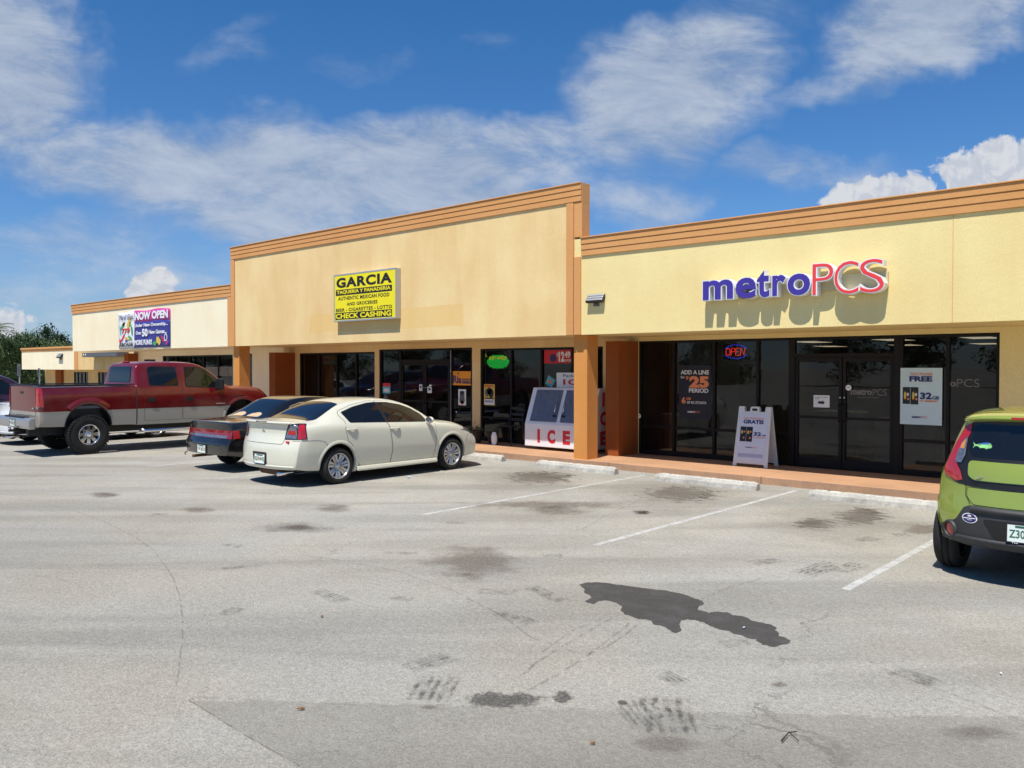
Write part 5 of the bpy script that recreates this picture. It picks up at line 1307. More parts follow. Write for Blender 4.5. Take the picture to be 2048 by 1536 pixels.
def wheel(parent, x, y, z, r, wd, side, style, rimr, rimmat=None, group=None):
    """side=+1: outer face towards +x"""
    s = side; h = wd / 2; rr = rimr
    prof = [(rr - .01, -h * .80), (rr + .012, -h * .92), (rr + (r - rr) * .45, -h), (r - .035, -h * .93), (r - .010, -h * .78), (r, -h * .55), (r, -h * .28), (r - .009, -h * .27), (r - .009, -h * .21), (r, -h * .20), (r + .002, 0), (r, h * .20), (r - .009, h * .21), (r - .009, h * .27), (r, h * .28), (r, h * .55), (r - .010, h * .78), (r - .035, h * .93), (r - (r - rr) * .35, h * .985), (rr + (r - rr) * .45, h), (rr + .02, h * .95), (rr + .004, h * .90), (rr - .006, h * .80)]
    mb = MB(); mb.smooth = True; mb.lathe([(a, b * s) for a, b in prof], axis='x', seg=56)
    if style == 'truck':  # blocky shoulder lugs
        for k in range(44):
            a = 2 * math.pi * k / 44; ca, sa = math.cos(a), math.sin(a); b2 = MB().box(h * .62 * s, -.016, r - .03, h * 1.0 * s, .016, r + .008)
            mb.smooth = False; mb.addm([(p[0], p[1] * ca - p[2] * sa, p[1] * sa + p[2] * ca) for p in b2.v], b2.f)
    t = mb.build('wheel', M['rubber'], parent, smooth=None); t.location = (x, y, z)
    rm = rimmat or M['alu']; mb = MB(); mb.smooth = True; e = h * .86
    mb.lathe([(rr + .006, e * s), (rr + .004, (e + .008) * s), (rr - .010, (e + .006) * s), (rr - .018, (e - .02) * s), (rr - .03, -h * .8 * s)], axis='x', seg=48)
    if style == 'seven':
        for k in range(7):
            a0 = 2 * math.pi * k / 7 + .2
            for sd in (-1, 1):
                pl2 = []
                for (q, w0, w1, dep) in ((.045, .004, .028, .030), (.10, .004, .042, .018), (rr - .03, .005, .058, .010), (rr - .004, .012, .055, .016)): pl2.append((q, w0, w1, dep))
                vv = []
                for q, w0, w1, dep in pl2:
                    for w_, dd in ((w0, dep + .006), ((w0 + w1) / 2, dep - .004), (w1, dep + .006)): vv.append(((e - dd) * s, q, w_ * sd))
                for q, w0, w1, dep in pl2:
                    for w_ in (w0, (w0 + w1) / 2, w1): vv.append(((e - dep - .03) * s, q, w_ * sd))
                ff = []
                for i in range(3):
                    for j in range(2): ff.append((i * 3 + j, (i + 1) * 3 + j, (i + 1) * 3 + j + 1, i * 3 + j + 1))
                    ff.append((i * 3, (i + 1) * 3, 12 + (i + 1) * 3, 12 + i * 3)); ff.append((i * 3 + 2, (i + 1) * 3 + 2, 12 + (i + 1) * 3 + 2, 12 + i * 3 + 2))
                mb.smooth = False; mb.addm([(p[0], p[1] * math.cos(a0) - p[2] * math.sin(a0), p[1] * math.sin(a0) + p[2] * math.cos(a0)) for p in vv], ff)
        mb.smooth = True; mb.lathe([(0, (e - .012) * s), (.03, (e - .012) * s), (.036, (e - .02) * s), (.06, (e - .028) * s), (.066, (e - .05) * s)], axis='x', seg=24)
        for k in range(5):
            a = 2 * math.pi * k / 5; mb.lathe([(0, 0), (.009, 0), (.009, .02 * -s)], ((e - .022) * s, .047 * math.cos(a), .047 * math.sin(a)), 'x', 8)
    elif style == 'truck':
        for k in range(8):
            a0 = 2 * math.pi * k / 8; b2 = MB().prism([(.085, -.030), (rr - .012, -.044), (rr - .012, .044), (.085, .030)], (e - .045) * s, (e - .085) * s, 'x')
            mb.smooth = False; mb.addm([(p[0], p[1] * math.cos(a0) - p[2] * math.sin(a0), p[1] * math.sin(a0) + p[2] * math.cos(a0)) for p in b2.v], b2.f)
            mb.lathe([(0, 0), (.011, 0), (.011, .03 * -s)], ((e - .035) * s, .085 * math.cos(a0 + .39), .085 * math.sin(a0 + .39)), 'x', 8)
        mb.smooth = True; mb.lathe([(0, (e + .0) * s), (.045, (e - .002) * s), (.062, (e - .02) * s), (.064, (e - .045) * s), (.11, (e - .05) * s), (.115, (e - .085) * s)], axis='x', seg=28)
    else:
        for k in range(10):
            a0 = 2 * math.pi * k / 10; b2 = MB().prism([(.04, -.012), (rr - .01, -.020), (rr - .01, .020), (.04, .012)], (e - .015) * s, (e - .04) * s, 'x')
            mb.smooth = False; mb.addm([(p[0], p[1] * math.cos(a0) - p[2] * math.sin(a0), p[1] * math.sin(a0) + p[2] * math.cos(a0)) for p in b2.v], b2.f)
        mb.smooth = True; mb.lathe([(0, (e - .01) * s), (.05, (e - .014) * s), (.055, (e - .05) * s)], axis='x', seg=20)
    mb.build('rim', rm, t)
    mb = MB(); mb.lathe([(0, (e - .10) * s), (rr - .035, (e - .10) * s), (rr - .03, -h * .7 * s)], axis='x', seg=32); mb.build('brake_disc', M['black'], t)
    return t


M['carglass'] = pm('tinted_car_glass', (.006, .007, .008), .03, 0, .02, coat=0.0, spec=.65)
M['trim'] = pm('black_window_trim', (.012, .012, .012), .35)
M['gasket'] = pm('panel_gap', (.035, .033, .03), .9)
M['lampred'] = pm('red_lens', (.42, .012, .018), .12, 0, .05, coat=1)
M['lampclear'] = pm('smoked_lens', (.20, .21, .24), .10, .5, .35, 30, coat=1)
M['lampamber'] = pm('amber_lens', (.65, .25, .06), .15, coat=1)
M['plate'] = pm('number_plate', (.70, .76, .72), .5)
M['plategreen'] = pm('dark_green_ink', (.02, .12, .07), .5)


def door_part(root, bvh, view, outline, mat, name='door', lift=.0):
    mb = MB(); g_ = [(p[0], p[1]) for p in outline]
    cx = sum(p[0] for p in g_) / len(g_); cy = sum(p[1] for p in g_) / len(g_)
    big = []
    for i, p in enumerate(g_):
        a = Vector(g_[i - 1]); b = Vector(g_[(i + 1) % len(g_)]); t = (b - a).normalized(); n_ = Vector((t[1], -t[0]))
        if n_.dot(Vector((p[0] - cx, p[1] - cy))) < 0: n_ = -n_
        big.append((p[0] + n_[0] * .006, p[1] + n_[1] * .006))
    patch(mb, bvh, view, big, .002 + lift, .07, 1); patch(mb, bvh, view, g_, .005 + lift, .05, 0)
    return mb.build(name, [mat, M['gasket']], root, fix=False)


def handle_part(door, bvh, view, y, z, mat, ln=.21, style='bar'):
    p, n_ = hit(bvh, view, (y, z)); s = 1 if view == 'R' else -1
    if style == 'bar':
        c = MB(); c.smooth = True
        pr = [(math.cos(a * math.pi / 8) * ln * .28, math.sin(a * math.pi / 8) * .038) for a in range(16)]
        patch(c, bvh, view, [(y + a, z - .0 + b) for a, b in pr], .0065, .03); c.build('handle_recess', mat, door, fix=False)
        t = [Vector((p.x + s * (.008 + .022 * math.sin(math.pi * i / 8)), y - ln / 2 + ln * i / 8, z + .006)) for i in range(9)]
        mb = MB(); mb.tube(t, .013, 8); return mb.build('handle', mat, door, smooth=True)
    mb = MB(); patch(mb, bvh, view, [(y - ln / 2, z - .055), (y + ln / 2, z - .055), (y + ln / 2, z + .055), (y - ln / 2, z + .055)], .008, .05); return mb.build('handle', M['black'], door, fix=False)


def plate_part(root, x, y, z, tilt, txt, frame=M['black'], w_=.305, h=.152, green=True):
    o = MB().box(-w_ / 2, -.004, -h / 2, w_ / 2, .004, h / 2).build('number_plate', M['plate'], root, bevel=.002); o.location = (x, y, z); o.rotation_euler = (tilt, 0, 0)
    mb = MB(); t_ = .010; mb.box(-w_ / 2 - t_, -.006, -h / 2 - t_, w_ / 2 + t_, .003, -h / 2).box(-w_ / 2 - t_, -.006, h / 2, w_ / 2 + t_, .003, h / 2 + t_).box(-w_ / 2 - t_, -.006, -h / 2, -w_ / 2, .003, h / 2).box(w_ / 2, -.006, -h / 2, w_ / 2 + t_, .003, h / 2)
    mb.build('plate_frame', frame, o)
    mb = MB(); text_mb(mb, txt, w_ * .9, h * .48, .001, T3(0, -.0045, -.005), .02); mb.build('lettering', M['plategreen'], o)
    mb = MB(); mb.lathe([(0, -.0062), (.026, -.0062), (.026, -.004)], (0, 0, 0), 'y', 14); mb.build('printed_emblem', M['lampamber'], o)
    MB().box(-w_ * .3, -.0062, h * .33, w_ * .3, -.0042, h * .45).build('printed_block', M['plategreen'], o)
    return o


def mirror_part(root, x, y, z, side, mat, sc=1.0):
    mb = MB(); mb.smooth = True; c = []
    for i in range(9):
        u = i / 8; rr_ = math.sin(math.pi * (.12 + .88 * u)) ** .5 if i < 8 else .05
        for k in range(12):
            a = 2 * math.pi * k / 12; c.append((x + side * (.02 + .105 * sc + .10 * sc * math.cos(a) * (rr_ if i else .93)), y + .10 * sc * u, z + .065 * sc * math.sin(a) * (rr_ if i else .93)))
    f = [(i * 12 + k, i * 12 + (k + 1) % 12, (i + 1) * 12 + (k + 1) % 12, (i + 1) * 12 + k) for i in range(8) for k in range(12)] + [tuple(range(96, 108))]
    mb.addm(c, f); o = mb.build('door_mirror', mat, root)
    mb = MB(); mb.lathe([(0, 0), (1, 0)], (0, 0, 0), 'y', 20); mb.v = [(x + side * (.02 + .105 * sc) + p[0] * .088 * sc, y + .006, z + p[2] * .056 * sc) for p in mb.v]; mb.build('mirror_glass', M['lampclear'], o)
    MB().box(x - side * .03, y + .03 * sc, z - .03 * sc, x + side * .05, y + .07 * sc, z + .0).build('mirror_arm', mat, o)
    return o


def mir(pts): return [(-x, z) for x, z in reversed(pts)]


# ------------------------------------------------------------ cream sedan
sd = dict(L=4.62, hw=.885, arches=[(.955, .325, .362), (3.585, .325, .362)],
          bot=[(0, .29), (.3, .25), (.6, .235), (1.4, .20), (3.1, .20), (4.0, .22), (4.62, .25)],
          belt=[(0, .955), (.3, .985), (.8, 1.01), (1.3, 1.00), (2.2, .965), (3.0, .93), (3.5, .895), (4.0, .82), (4.35, .73), (4.62, .58)],
          top=[(0, 1.045), (.05, 1.06), (.3, 1.08), (.52, 1.095), (.62, 1.115), (.9, 1.235), (1.15, 1.335), (1.35, 1.385), (1.65, 1.415), (2.0, 1.42), (2.35, 1.39), (2.6, 1.33), (3.0, 1.14), (3.3, .985), (3.42, .965), (3.8, .925), (4.15, .865), (4.4, .79), (4.55, .71), (4.62, .64)],
          w=[(0, .84), (.3, .875), (.9, .885), (3.6, .885), (4.3, .86), (4.62, .81)],
          wr=[(0, .74), (.45, .73), (.62, .70), (.95, .625), (1.3, .575), (1.7, .555), (2.2, .56), (2.6, .60), (3.0, .665), (3.3, .72), (3.6, .75), (4.62, .70)],
          rear_off=[(.2, .07), (.30, .02), (.36, 0), (.62, 0), (.74, .035), (.80, .085), (1.02, .075), (1.08, .03), (1.2, .1)], rear_len=.55, rear_curve=.17,
          front_off=[(.2, .06), (.45, 0), (.55, .02), (.75, .14), (.9, .25)], front_len=.9, front_curve=.32, under=.30)
M['cream_paint'] = paint('pale_cream_pearl_paint', (.66, .65, .535), .22, .9, dust=.10, topdust=.45)
gal = empty('parked_car', (-12.245, 7.40, 0), 'pale cream four door sedan parked nose in, with silver seven spoke wheels', 'car')
gb, bv = make_body(sd, [M['cream_paint'], M['black']], parent=gal)


def sedan_fit(root, bv, P):
    """doors, windows, seams and lamps laid on a sedan body; P holds the outlines"""
    mt = P['mat']
    for view in ('R', 'L'):
        for nm, dl in (('rear', P['rdoor']), ('front', P['fdoor'])):
            d = door_part(root, bv, view, dl, mt)
            if nm == 'rear': wp_ = P['rwin']
            else: wp_ = P['fwin']
            t = MB(); patch(t, bv, view, wp_, .0075, .05); w_ = t.build('window', M['carglass'], d, fix=False)
            handle_part(d, bv, view, *(P['rh'] if nm == 'rear' else P['fh']), P.get('hmat', mt))
        t = MB(); patch(t, bv, view, P['winband'], .0062, .06); t.build('window_trim', M['trim'], root, fix=False)
    t = MB(); patch(t, bv, 'T', P['backlight'], .005, .07)
    t.build('rear_window', M['carglass'], root, fix=False)
    t = MB(); patch(t, bv, 'T', P['windshield'], .005, .08); t.build('windshield', M['carglass'], root, fix=False)


P = dict(mat=M['cream_paint'],
         rdoor=rounded([(1.29, .42), (1.44, .245), (2.06, .235), (2.10, .5), (2.04, .93), (1.98, 1.02), (1.90, 1.365), (1.75, 1.36), (1.40, 1.305), (1.08, 1.21), (1.05, 1.15), (1.13, 1.04), (1.10, .92), (1.14, .72), (1.24, .63)], .03, 3),
         fdoor=rounded([(2.075, .235), (3.02, .235), (3.14, .45), (3.13, .75), (3.05, .945), (3.0, 1.10), (2.75, 1.235), (2.5, 1.31), (2.2, 1.36), (1.925, 1.366), (2.0, 1.02), (2.06, .93), (2.12, .5)], .03, 3),
         rwin=rounded([(1.23, 1.025), (2.00, .992), (1.925, 1.325), (1.75, 1.318), (1.42, 1.262), (1.14, 1.18)], .03, 4),
         fwin=rounded([(2.075, .990), (2.97, .958), (2.90, 1.08), (2.7, 1.19), (2.48, 1.265), (2.2, 1.315), (2.00, 1.325)], .03, 4),
         winband=rounded([(1.215, 1.012), (3.0, .945), (2.93, 1.08), (2.72, 1.20), (2.49, 1.279), (2.2, 1.330), (1.9, 1.338), (1.74, 1.331), (1.41, 1.274), (1.12, 1.19)], .03, 4),
         rh=(1.22, .90), fh=(2.17, .868),
         backlight=rounded([(-.62, .50), (.62, .50), (.66, .62), (.515, 1.19), (.3, 1.22), (0, 1.235), (-.3, 1.22), (-.515, 1.19), (-.66, .62)], .04, 4),
         windshield=rounded([(-.52, 2.42), (0, 2.36), (.52, 2.42), (.66, 3.24), (.3, 3.36), (0, 3.38), (-.3, 3.36), (-.66, 3.24)], .05, 4))
sedan_fit(gal, bv, P)
# boot lid with lip spoiler, lamps, plate, badge
bl = MB(); lid = rounded([(-.60, .715), (.50, .715), (.53, .80), (.60, .95), (.60, 1.035), (-.60, 1.035)], .03, 3)
lid = rounded([(-.535, .71), (.535, .71), (.555, .80), (.62, .96), (.62, 1.03), (-.62, 1.03), (-.62, .96), (-.555, .80)], .03, 3)
b = door_part(gal, bv, 'B', lid, M['cream_paint'], 'boot_lid')
mb = MB(); mb.smooth = True; n = 24; v = []
for i in range(n + 1):
    x = -.70 + 1.40 * i / n; h_, _ = hit(bv, 'B', (x * .97, 1.0)); yb = (h_.y if h_ else .1) ; ed = min(1, (1 - abs(x) / .70) * 8)
    for dy_, dz_ in ((.02, -.022 * ed), (-.045 * ed - .004, -.006), (-.052 * ed - .004, .012 * ed), (-.02, .030 * ed), (.10, .030 * ed), (.14, .0)): v.append((x, yb + dy_, 1.045 + dz_))
f_ = [(i * 6 + j, (i + 1) * 6 + j, (i + 1) * 6 + j + 1, i * 6 + j + 1) for i in range(n) for j in range(5)] + [(0, 1, 2, 3, 4, 5), tuple(n * 6 + k for k in range(6))]
mb.addm(v, f_); sp_o = mb.build('lip_spoiler', M['cream_paint'], b)
MB().box(-.16, .0, 1.052, .16, .012, 1.068).build('brake_light', M['trim'], sp_o).location = (0, (hit(bv, 'B', (0, 1.0))[0].y) - .055, 0)
for s in (1, -1):
    q = (lambda l: l) if s == 1 else mir
    dv = 'DR' if s == 1 else 'DL'
    t = MB(); patch(t, bv, dv, rounded([(.475, .785), (.85, .79), (.81, 1.035), (.60, 1.042), (.545, 1.035), (.495, .90)], .02, 3), .007, .03); lt = t.build('taillight', M['trim'], gal, fix=False)
    t = MB(); patch(t, bv, dv, rounded([(.495, .80), (.69, .797), (.695, 1.015), (.59, 1.025), (.52, .91)], .02, 3), .0105, .03); t.build('clear_lens', M['lampclear'], lt, fix=False)
    t = MB(); patch(t, bv, dv, rounded([(.53, .865), (.672, .86), (.672, .93), (.55, .935)], .02, 3), .013, .03); t.build('red_lens', M['lampred'], lt, fix=False)
    t = MB(); patch(t, bv, dv, rounded([(.705, .795), (.835, .80), (.795, 1.015), (.712, 1.02)], .015, 3), .0105, .03); t.build('red_lens', M['lampred'], lt, fix=False)
    t = MB(); patch(t, bv, 'F', q([(.45, .60), (.80, .66), (.86, .76), (.80, .80), (.55, .74)]), .006, .04); t.build('headlight', M['lampclear'], gal, fix=False)
    t = MB(); seam(t, bv, 'R' if s == 1 else 'L', [(.16, .765), (.5, .765), (.66, .74), (.72, .66)], .006); seam(t, bv, 'R' if s == 1 else 'L', [(3.93, .50), (4.02, .66), (4.1, .68), (4.35, .62)], .006); seam(t, bv, 'R' if s == 1 else 'L', [(3.16, .95), (3.17, .6), (3.12, .3)], .005)
    t.build('body_seam', M['gasket'], gb, fix=False)
    # sill skirt
    mb = MB(); mb.smooth = False; X = .893 * s
    mb.prism([(X - .06 * s, .19), (X, .185), (X + .006 * s, .215), (X - .01 * s, .262), (X - .06 * s, .27)], 1.34, 3.18, 'y'); mb.build('side_skirt', M['cream_paint'], gal, bevel=.01)
    for ya in (.955, 3.585):
        mb = MB(); mb.smooth = True; v = []
        for i in range(33):
            a = R_(-28 + 236 * i / 32)
            yy, zz = ya + .368 * math.cos(a), .325 + .368 * math.sin(a)
            h_, n_ = hit(bv, 'R' if s == 1 else 'L', (yy + .03 * math.cos(a), max(.22, zz + .03 * math.sin(a))))
            hx = h_.x if h_ else .86 * s
            for dr, dx in ((-.012, -.05), (-.010, .004), (.004, .011), (.022, .008), (.05, -.002)): v.append((hx + dx * s, ya + (.368 + dr) * math.cos(a), .325 + (.368 + dr) * math.sin(a)))
        mb.addm(v, [(i * 5 + j, (i + 1) * 5 + j, (i + 1) * 5 + j + 1, i * 5 + j + 1) for i in range(32) for j in range(4)]); mb.build('wheel_arch', M['cream_paint'], gal)
    wheel(gal, (.885 - .105) * s, .955, .305, .305, .20, s, 'seven', .212); wheel(gal, (.885 - .105) * s, 3.585, .305, .305, .20, s, 'seven', .212)
    mirror_part(gal, .80 * s, 2.93, .985, s, M['cream_paint'], .95)
# rear bumper ledge line, plate recess, badge, exhaust
t = MB(); patch(t, bv, 'B', rounded([(-.19, .36), (.19, .36), (.19, .56), (-.24, .56)], .02, 2), .004, .05); t.build('plate_recess', M['darkgrey'], gal, fix=False)
h_, n_ = hit(bv, 'B', (0, .45)); plate_part(gal, 0, h_.y - .012, .445, R_(-4), 'EJZ 6EJ')
mb = MB(); mb.smooth = True; v = []
for i in range(31):
    x = -.80 + 1.6 * i / 30; h_, _ = hit(bv, 'B', (x, .335)); yb = h_.y if h_ else .2
    for dy_, z in ((.01, .365), (-.012, .352), (-.018, .338), (-.004, .322)): v.append((x, yb + dy_, z))
mb.addm(v, [(i * 4 + j, (i + 1) * 4 + j, (i + 1) * 4 + j + 1, i * 4 + j + 1) for i in range(30) for j in range(3)]); mb.build('bumper_lip', M['cream_paint'], gal)
h_, _ = hit(bv, 'B', (0, .93)); mb = MB()
for a in (90, 210, 330):
    c = Vector((math.cos(R_(a)), math.sin(R_(a)))); p_ = Vector((-c.y, c.x)); P_ = [(0, 0), tuple(c * .022 + p_ * .014), tuple(c * .046), tuple(c * .022 - p_ * .014)]; mb.prism([(q[0], .925 + q[1]) for q in P_], h_.y - .018, h_.y - .008, 'y')
mb.build('badge', M['chrome'], b)
h_, _ = hit(bv, 'B', (.62, .745)); mb = MB(); mb.box(.585, h_.y - .012, .728, .665, h_.y + .01, .760); mb.build('badge', M['red'], gal)
MB().tube([(.42, .06, .215), (.42, .55, .235)], .034, 14).build('exhaust_pipe', M['chrome'], gal, smooth=True)
mb = MB(); mb.tube([(.35, .25, .24), (-.35, .28, .24)], .09, 12); mb.tube([(.42, .4, .24), (.30, 1.4, .20)], .03, 8); mb.build('silencer', pm('rusty_exhaust', (.10, .05, .03), .8), gal)
def arch_strip(root, bv, mat, s, ya, za, ra, prof, a0=-28, a1=208, samp=.03, leg=0.0, minz=.22):
    mb = MB(); mb.smooth = True; v = []; pts = []
    if leg: pts.append((ya + ra, za - leg, 1, 0))
    for i in range(33):
        a = R_(a0 + (a1 - a0) * i / 32); pts.append((ya + ra * math.cos(a), za + ra * math.sin(a), math.cos(a), math.sin(a)))
    if leg: pts.append((ya - ra, za - leg, -1, 0))
    m = len(prof)
    for y, z, c, s_ in pts:
        h_, n_ = hit(bv, 'R' if s == 1 else 'L', (y + samp * c, max(minz, z + samp * s_)))
        for dr, dx in prof: v.append((h_.x + dx * s, y + dr * c, z + dr * s_))
    mb.addm(v, [(i * m + j, (i + 1) * m + j, (i + 1) * m + j + 1, i * m + j + 1) for i in range(len(pts) - 1) for j in range(m - 1)])
    return mb.build('wheel_arch', mat, root)


# ------------------------------------------------------------ red pickup
M['truck_paint'] = paint('deep_red_two_tone_paint', (.135, .003, .006), .18, .45, lower=(.33, .31, .275), zsplit=.985, dust=.06)
M['bumper'] = paint('dull_silver_bumper', (.42, .42, .42), .3, .6, dust=.2, metal=.6)
tk = dict(L=5.85, hw=.965, arches=[(1.05, .64, .50), (4.87, .64, .50)], cutboxes=[(-.80, .09, 1.02, .80, 2.02, 1.9)], under=.68, crown=.045,
          stations=[0, .02, .05, .1, .2, .4, .6, .8, 1.0, 1.2, 1.4, 1.6, 1.8, 1.95, 2.04, 2.08, 2.105, 2.125, 2.15, 2.19, 2.25, 2.34, 2.5, 2.7, 2.9, 3.1, 3.3, 3.5, 3.65, 3.8, 3.95, 4.1, 4.25, 4.38, 4.48, 4.56, 4.64, 4.8, 5.0, 5.2, 5.4, 5.55, 5.66, 5.74, 5.8, 5.85],
          side=[(0, .93), (.03, .965), (.12, .985), (.30, .99), (.50, .99), (.64, 1.0), (.78, 1.0), (.90, .985), (1.0, .965)],
          bot=[(0, .64), (.6, .62), (2.0, .60), (2.2, .58), (4.3, .58), (5.3, .60), (5.85, .70)],
          belt=[(0, 1.505), (2.1, 1.505), (2.2, 1.48), (4.2, 1.44), (4.6, 1.40), (5.3, 1.33), (5.65, 1.20), (5.85, 1.05)],
          top=[(0, 1.545), (2.09, 1.545), (2.12, 1.56), (2.135, 1.80), (2.19, 2.02), (2.3, 2.085), (2.7, 2.11), (3.4, 2.105), (3.75, 2.06), (3.98, 1.95), (4.30, 1.70), (4.5, 1.53), (4.6, 1.495), (5.0, 1.485), (5.4, 1.45), (5.62, 1.37), (5.76, 1.24), (5.85, 1.12)],
          w=[(0, .95), (.1, .965), (5.2, .965), (5.85, .93)],
          wr=[(0, .925), (2.06, .925), (2.13, .80), (2.2, .745), (2.4, .735), (3.6, .735), (4.0, .755), (4.4, .80), (4.6, .84), (5.4, .84), (5.85, .80)],
          rear_off=[(.5, 0), (1.6, 0), (2.2, 0)], rear_len=.2, rear_curve=.03, front_off=[(.5, .06), (.8, .03), (1.2, 0), (1.5, .1)], front_len=.5, front_curve=.18)
trk = empty('pickup_truck', (-20.46, 6.43, 0), 'lifted deep red crew cab pickup with silver lower body and big off road tyres', 'pickup truck')
tb_, tv = make_body(tk, [M['truck_paint'], M['black']], parent=trk)
for view, s in (('R', 1), ('L', -1)):
    rd = door_part(trk, tv, view, rounded([(2.31, .70), (3.235, .70), (3.235, 2.02), (3.1, 2.035), (2.36, 2.035), (2.31, 1.98)], .05, 3), M['truck_paint'])
    t = MB(); patch(t, tv, view, rounded([(2.43, 1.515), (3.165, 1.50), (3.15, 1.975), (2.50, 1.985), (2.43, 1.93)], .05, 3), .007, .05); t.build('window_trim', M['trim'], rd, fix=False)
    t = MB(); patch(t, tv, view, rounded([(2.455, 1.535), (3.14, 1.52), (3.125, 1.955), (2.52, 1.965), (2.455, 1.915)], .05, 3), .009, .05); t.build('window', M['carglass'], rd, fix=False)
    fd = door_part(trk, tv, view, rounded([(3.25, .70), (4.50, .70), (4.52, 1.0), (4.48, 1.42), (4.30, 1.66), (4.02, 1.90), (3.85, 2.01), (3.25, 2.035)], .05, 3), M['truck_paint'])
    t = MB(); patch(t, tv, view, rounded([(3.33, 1.475), (4.40, 1.43), (4.20, 1.68), (3.98, 1.87), (3.80, 1.965), (3.35, 1.98)], .05, 3), .007, .05); t.build('window_trim', M['trim'], fd, fix=False)
    t = MB(); patch(t, tv, view, rounded([(3.355, 1.497), (4.35, 1.453), (4.175, 1.672), (3.965, 1.85), (3.79, 1.943), (3.375, 1.958)], .05, 3), .009, .05); t.build('window', M['carglass'], fd, fix=False)
    for d_, y_ in ((rd, 2.48), (fd, 3.42)):
        t = MB(); patch(t, tv, view, rounded([(y_ - .085, 1.135), (y_ + .085, 1.135), (y_ + .085, 1.24), (y_ - .085, 1.24)], .02, 2), .010, .04); h1 = t.build('handle', M['black'], d_, fix=False)
        p_, _ = hit(tv, view, (y_, 1.2)); MB().box(p_.x, y_ - .07, 1.185, p_.x + .03 * s, y_ + .07, 1.215).build('grip', M['black'], h1, bevel=.006)
    t = MB(); seam(t, tv, view, [(2.125, .62), (2.125, 1.53)], .022, .004); seam(t, tv, view, [(2.33, .99), (4.5, .985)], .008, .0075); seam(t, tv, view, [(4.56, .66), (4.58, 1.40)], .007); seam(t, tv, view, [(4.62, 1.40), (5.3, 1.34), (5.6, 1.22)], .007)
    t.build('body_seam', M['gasket'], tb_, fix=False)
    t = MB(); seam(t, tv, view, [(.02, .985), (.52, .985)], .012, .005); seam(t, tv, view, [(1.58, .985), (2.11, .985)], .012, .005); t.build('trim_strip', M['truck_paint'], trk, fix=False)
    arch_strip(trk, tv, M['truck_paint'], s, 1.05, .64, .502, [(-.004, .002), (.02, .035), (.075, .030), (.13, .006), (.15, -.006)], 43, 137, .16, .0, .7)
    arch_strip(trk, tv, M['black'], s, 1.05, .64, .502, [(-.014, -.06), (-.012, .004), (.006, .006), (.012, -.002)], 0, 180, .05, .0, .7)
    arch_strip(trk, tv, M['truck_paint'], s, 4.87, .64, .502, [(-.012, -.05), (-.006, .012), (.02, .018), (.06, .010), (.08, -.004)], 0, 180, .09, .0, .7)
    wheel(trk, (.965 - .12) * s, 1.05, .445, .445, .30, s, 'truck', .225, M['chrome']); wheel(trk, (.965 - .12) * s, 4.87, .445, .445, .30, s, 'truck', .225, M['chrome'])
    MB().tube([(.93 * s, 2.2, .50), (.99 * s, 2.3, .46), (.99 * s, 4.3, .46), (.93 * s, 4.4, .50)], .042, 12).build('running_board', M['chrome'], trk, smooth=True)
    o = MB().box(.93 * s, 4.10, 1.40, 1.24 * s, 4.20, 1.68); o.build('door_mirror', M['black'], trk, bevel=.035)
    q = (lambda l: l) if s == 1 else mir
    t = MB(); patch(t, tv, 'B', q([(.80, 1.09), (.95, 1.09), (.93, 1.50), (.83, 1.50)]), .012, .03); tl = t.build('taillight', M['lampred'], trk, fix=False)
    t = MB(); patch(t, tv, 'B', q([(.80, 1.05), (.955, 1.05), (.955, 1.105), (.80, 1.105)]), .014, .03); t.build('reversing_lens', M['lampclear'], tl, fix=False)
    t = MB(); patch(t, tv, view, [(.04, 1.09), (.12, 1.09), (.09, 1.50), (.04, 1.50)], .010, .03); t.build('side_lens', M['lampred'], tl, fix=False)
    t = MB(); patch(t, tv, 'F', q([(.62, 1.02), (.90, 1.02), (.90, 1.22), (.62, 1.24)]), .01, .05); t.build('headlight', M['lampclear'], trk, fix=False)
    MB().box(.83 * s, .02, 1.552, .925 * s, 2.08, 1.578).build('bed_rail', M['black'], trk, bevel=.008)
    p_, _ = hit(tv, view, (4.72, 1.22)); bd = MB(); bd.box(p_.x - .002 * s, 4.66, 1.205, p_.x + .010 * s, 4.86, 1.235); bd.build('badge', M['chrome'], trk)
    p_, _ = hit(tv, view, (4.25, 1.03)); bd = MB(); bd.box(p_.x - .002 * s, 4.12, 1.035, p_.x + .014 * s, 4.36, 1.055); bd.build('badge', M['silver'], trk)
MB().box(-.83, .02, 1.552, .83, .085, 1.574).build('bed_rail', M['black'], trk, bevel=.008)
t = MB(); patch(t, tv, 'B', rounded([(-.62, 1.60), (.62, 1.60), (.58, 1.98), (-.58, 1.98)], .05, 3), .006, .06); rw = t.build('rear_window', M['trim'], trk, fix=False)
t = MB(); patch(t, tv, 'B', rounded([(-.60, 1.615), (.60, 1.615), (.56, 1.965), (-.56, 1.965)], .05, 3), .010, .06); t.build('rear_pane', M['carglass'], rw, fix=False)
MB().box(-.16, 2.26, 2.075, .16, 2.32, 2.105).build('cab_light', M['lampred'], trk, bevel=.008)
tg = door_part(trk, tv, 'B', rounded([(-.775, .90), (.775, .90), (.775, 1.52), (-.775, 1.52)], .03, 3), M['truck_paint'], 'tailgate')
p_, _ = hit(tv, 'B', (0, 1.40)); MB().box(-.09, p_.y - .012, 1.375, .09, p_.y, 1.425).build('handle', M['black'], tg, bevel=.006)
p_, _ = hit(tv, 'B', (.6, 1.05)); MB().prism([(.66 + .055 * math.cos(a * .4), 1.06 + .022 * math.sin(a * .4)) for a in range(16)], p_.y - .014, p_.y - .006, 'y').build('badge', M['chrome'], tg)
bp = [(-.06, .62), (-.16, .62), (-.20, .68), (-.20, .80), (-.16, .865), (-.06, .865)]
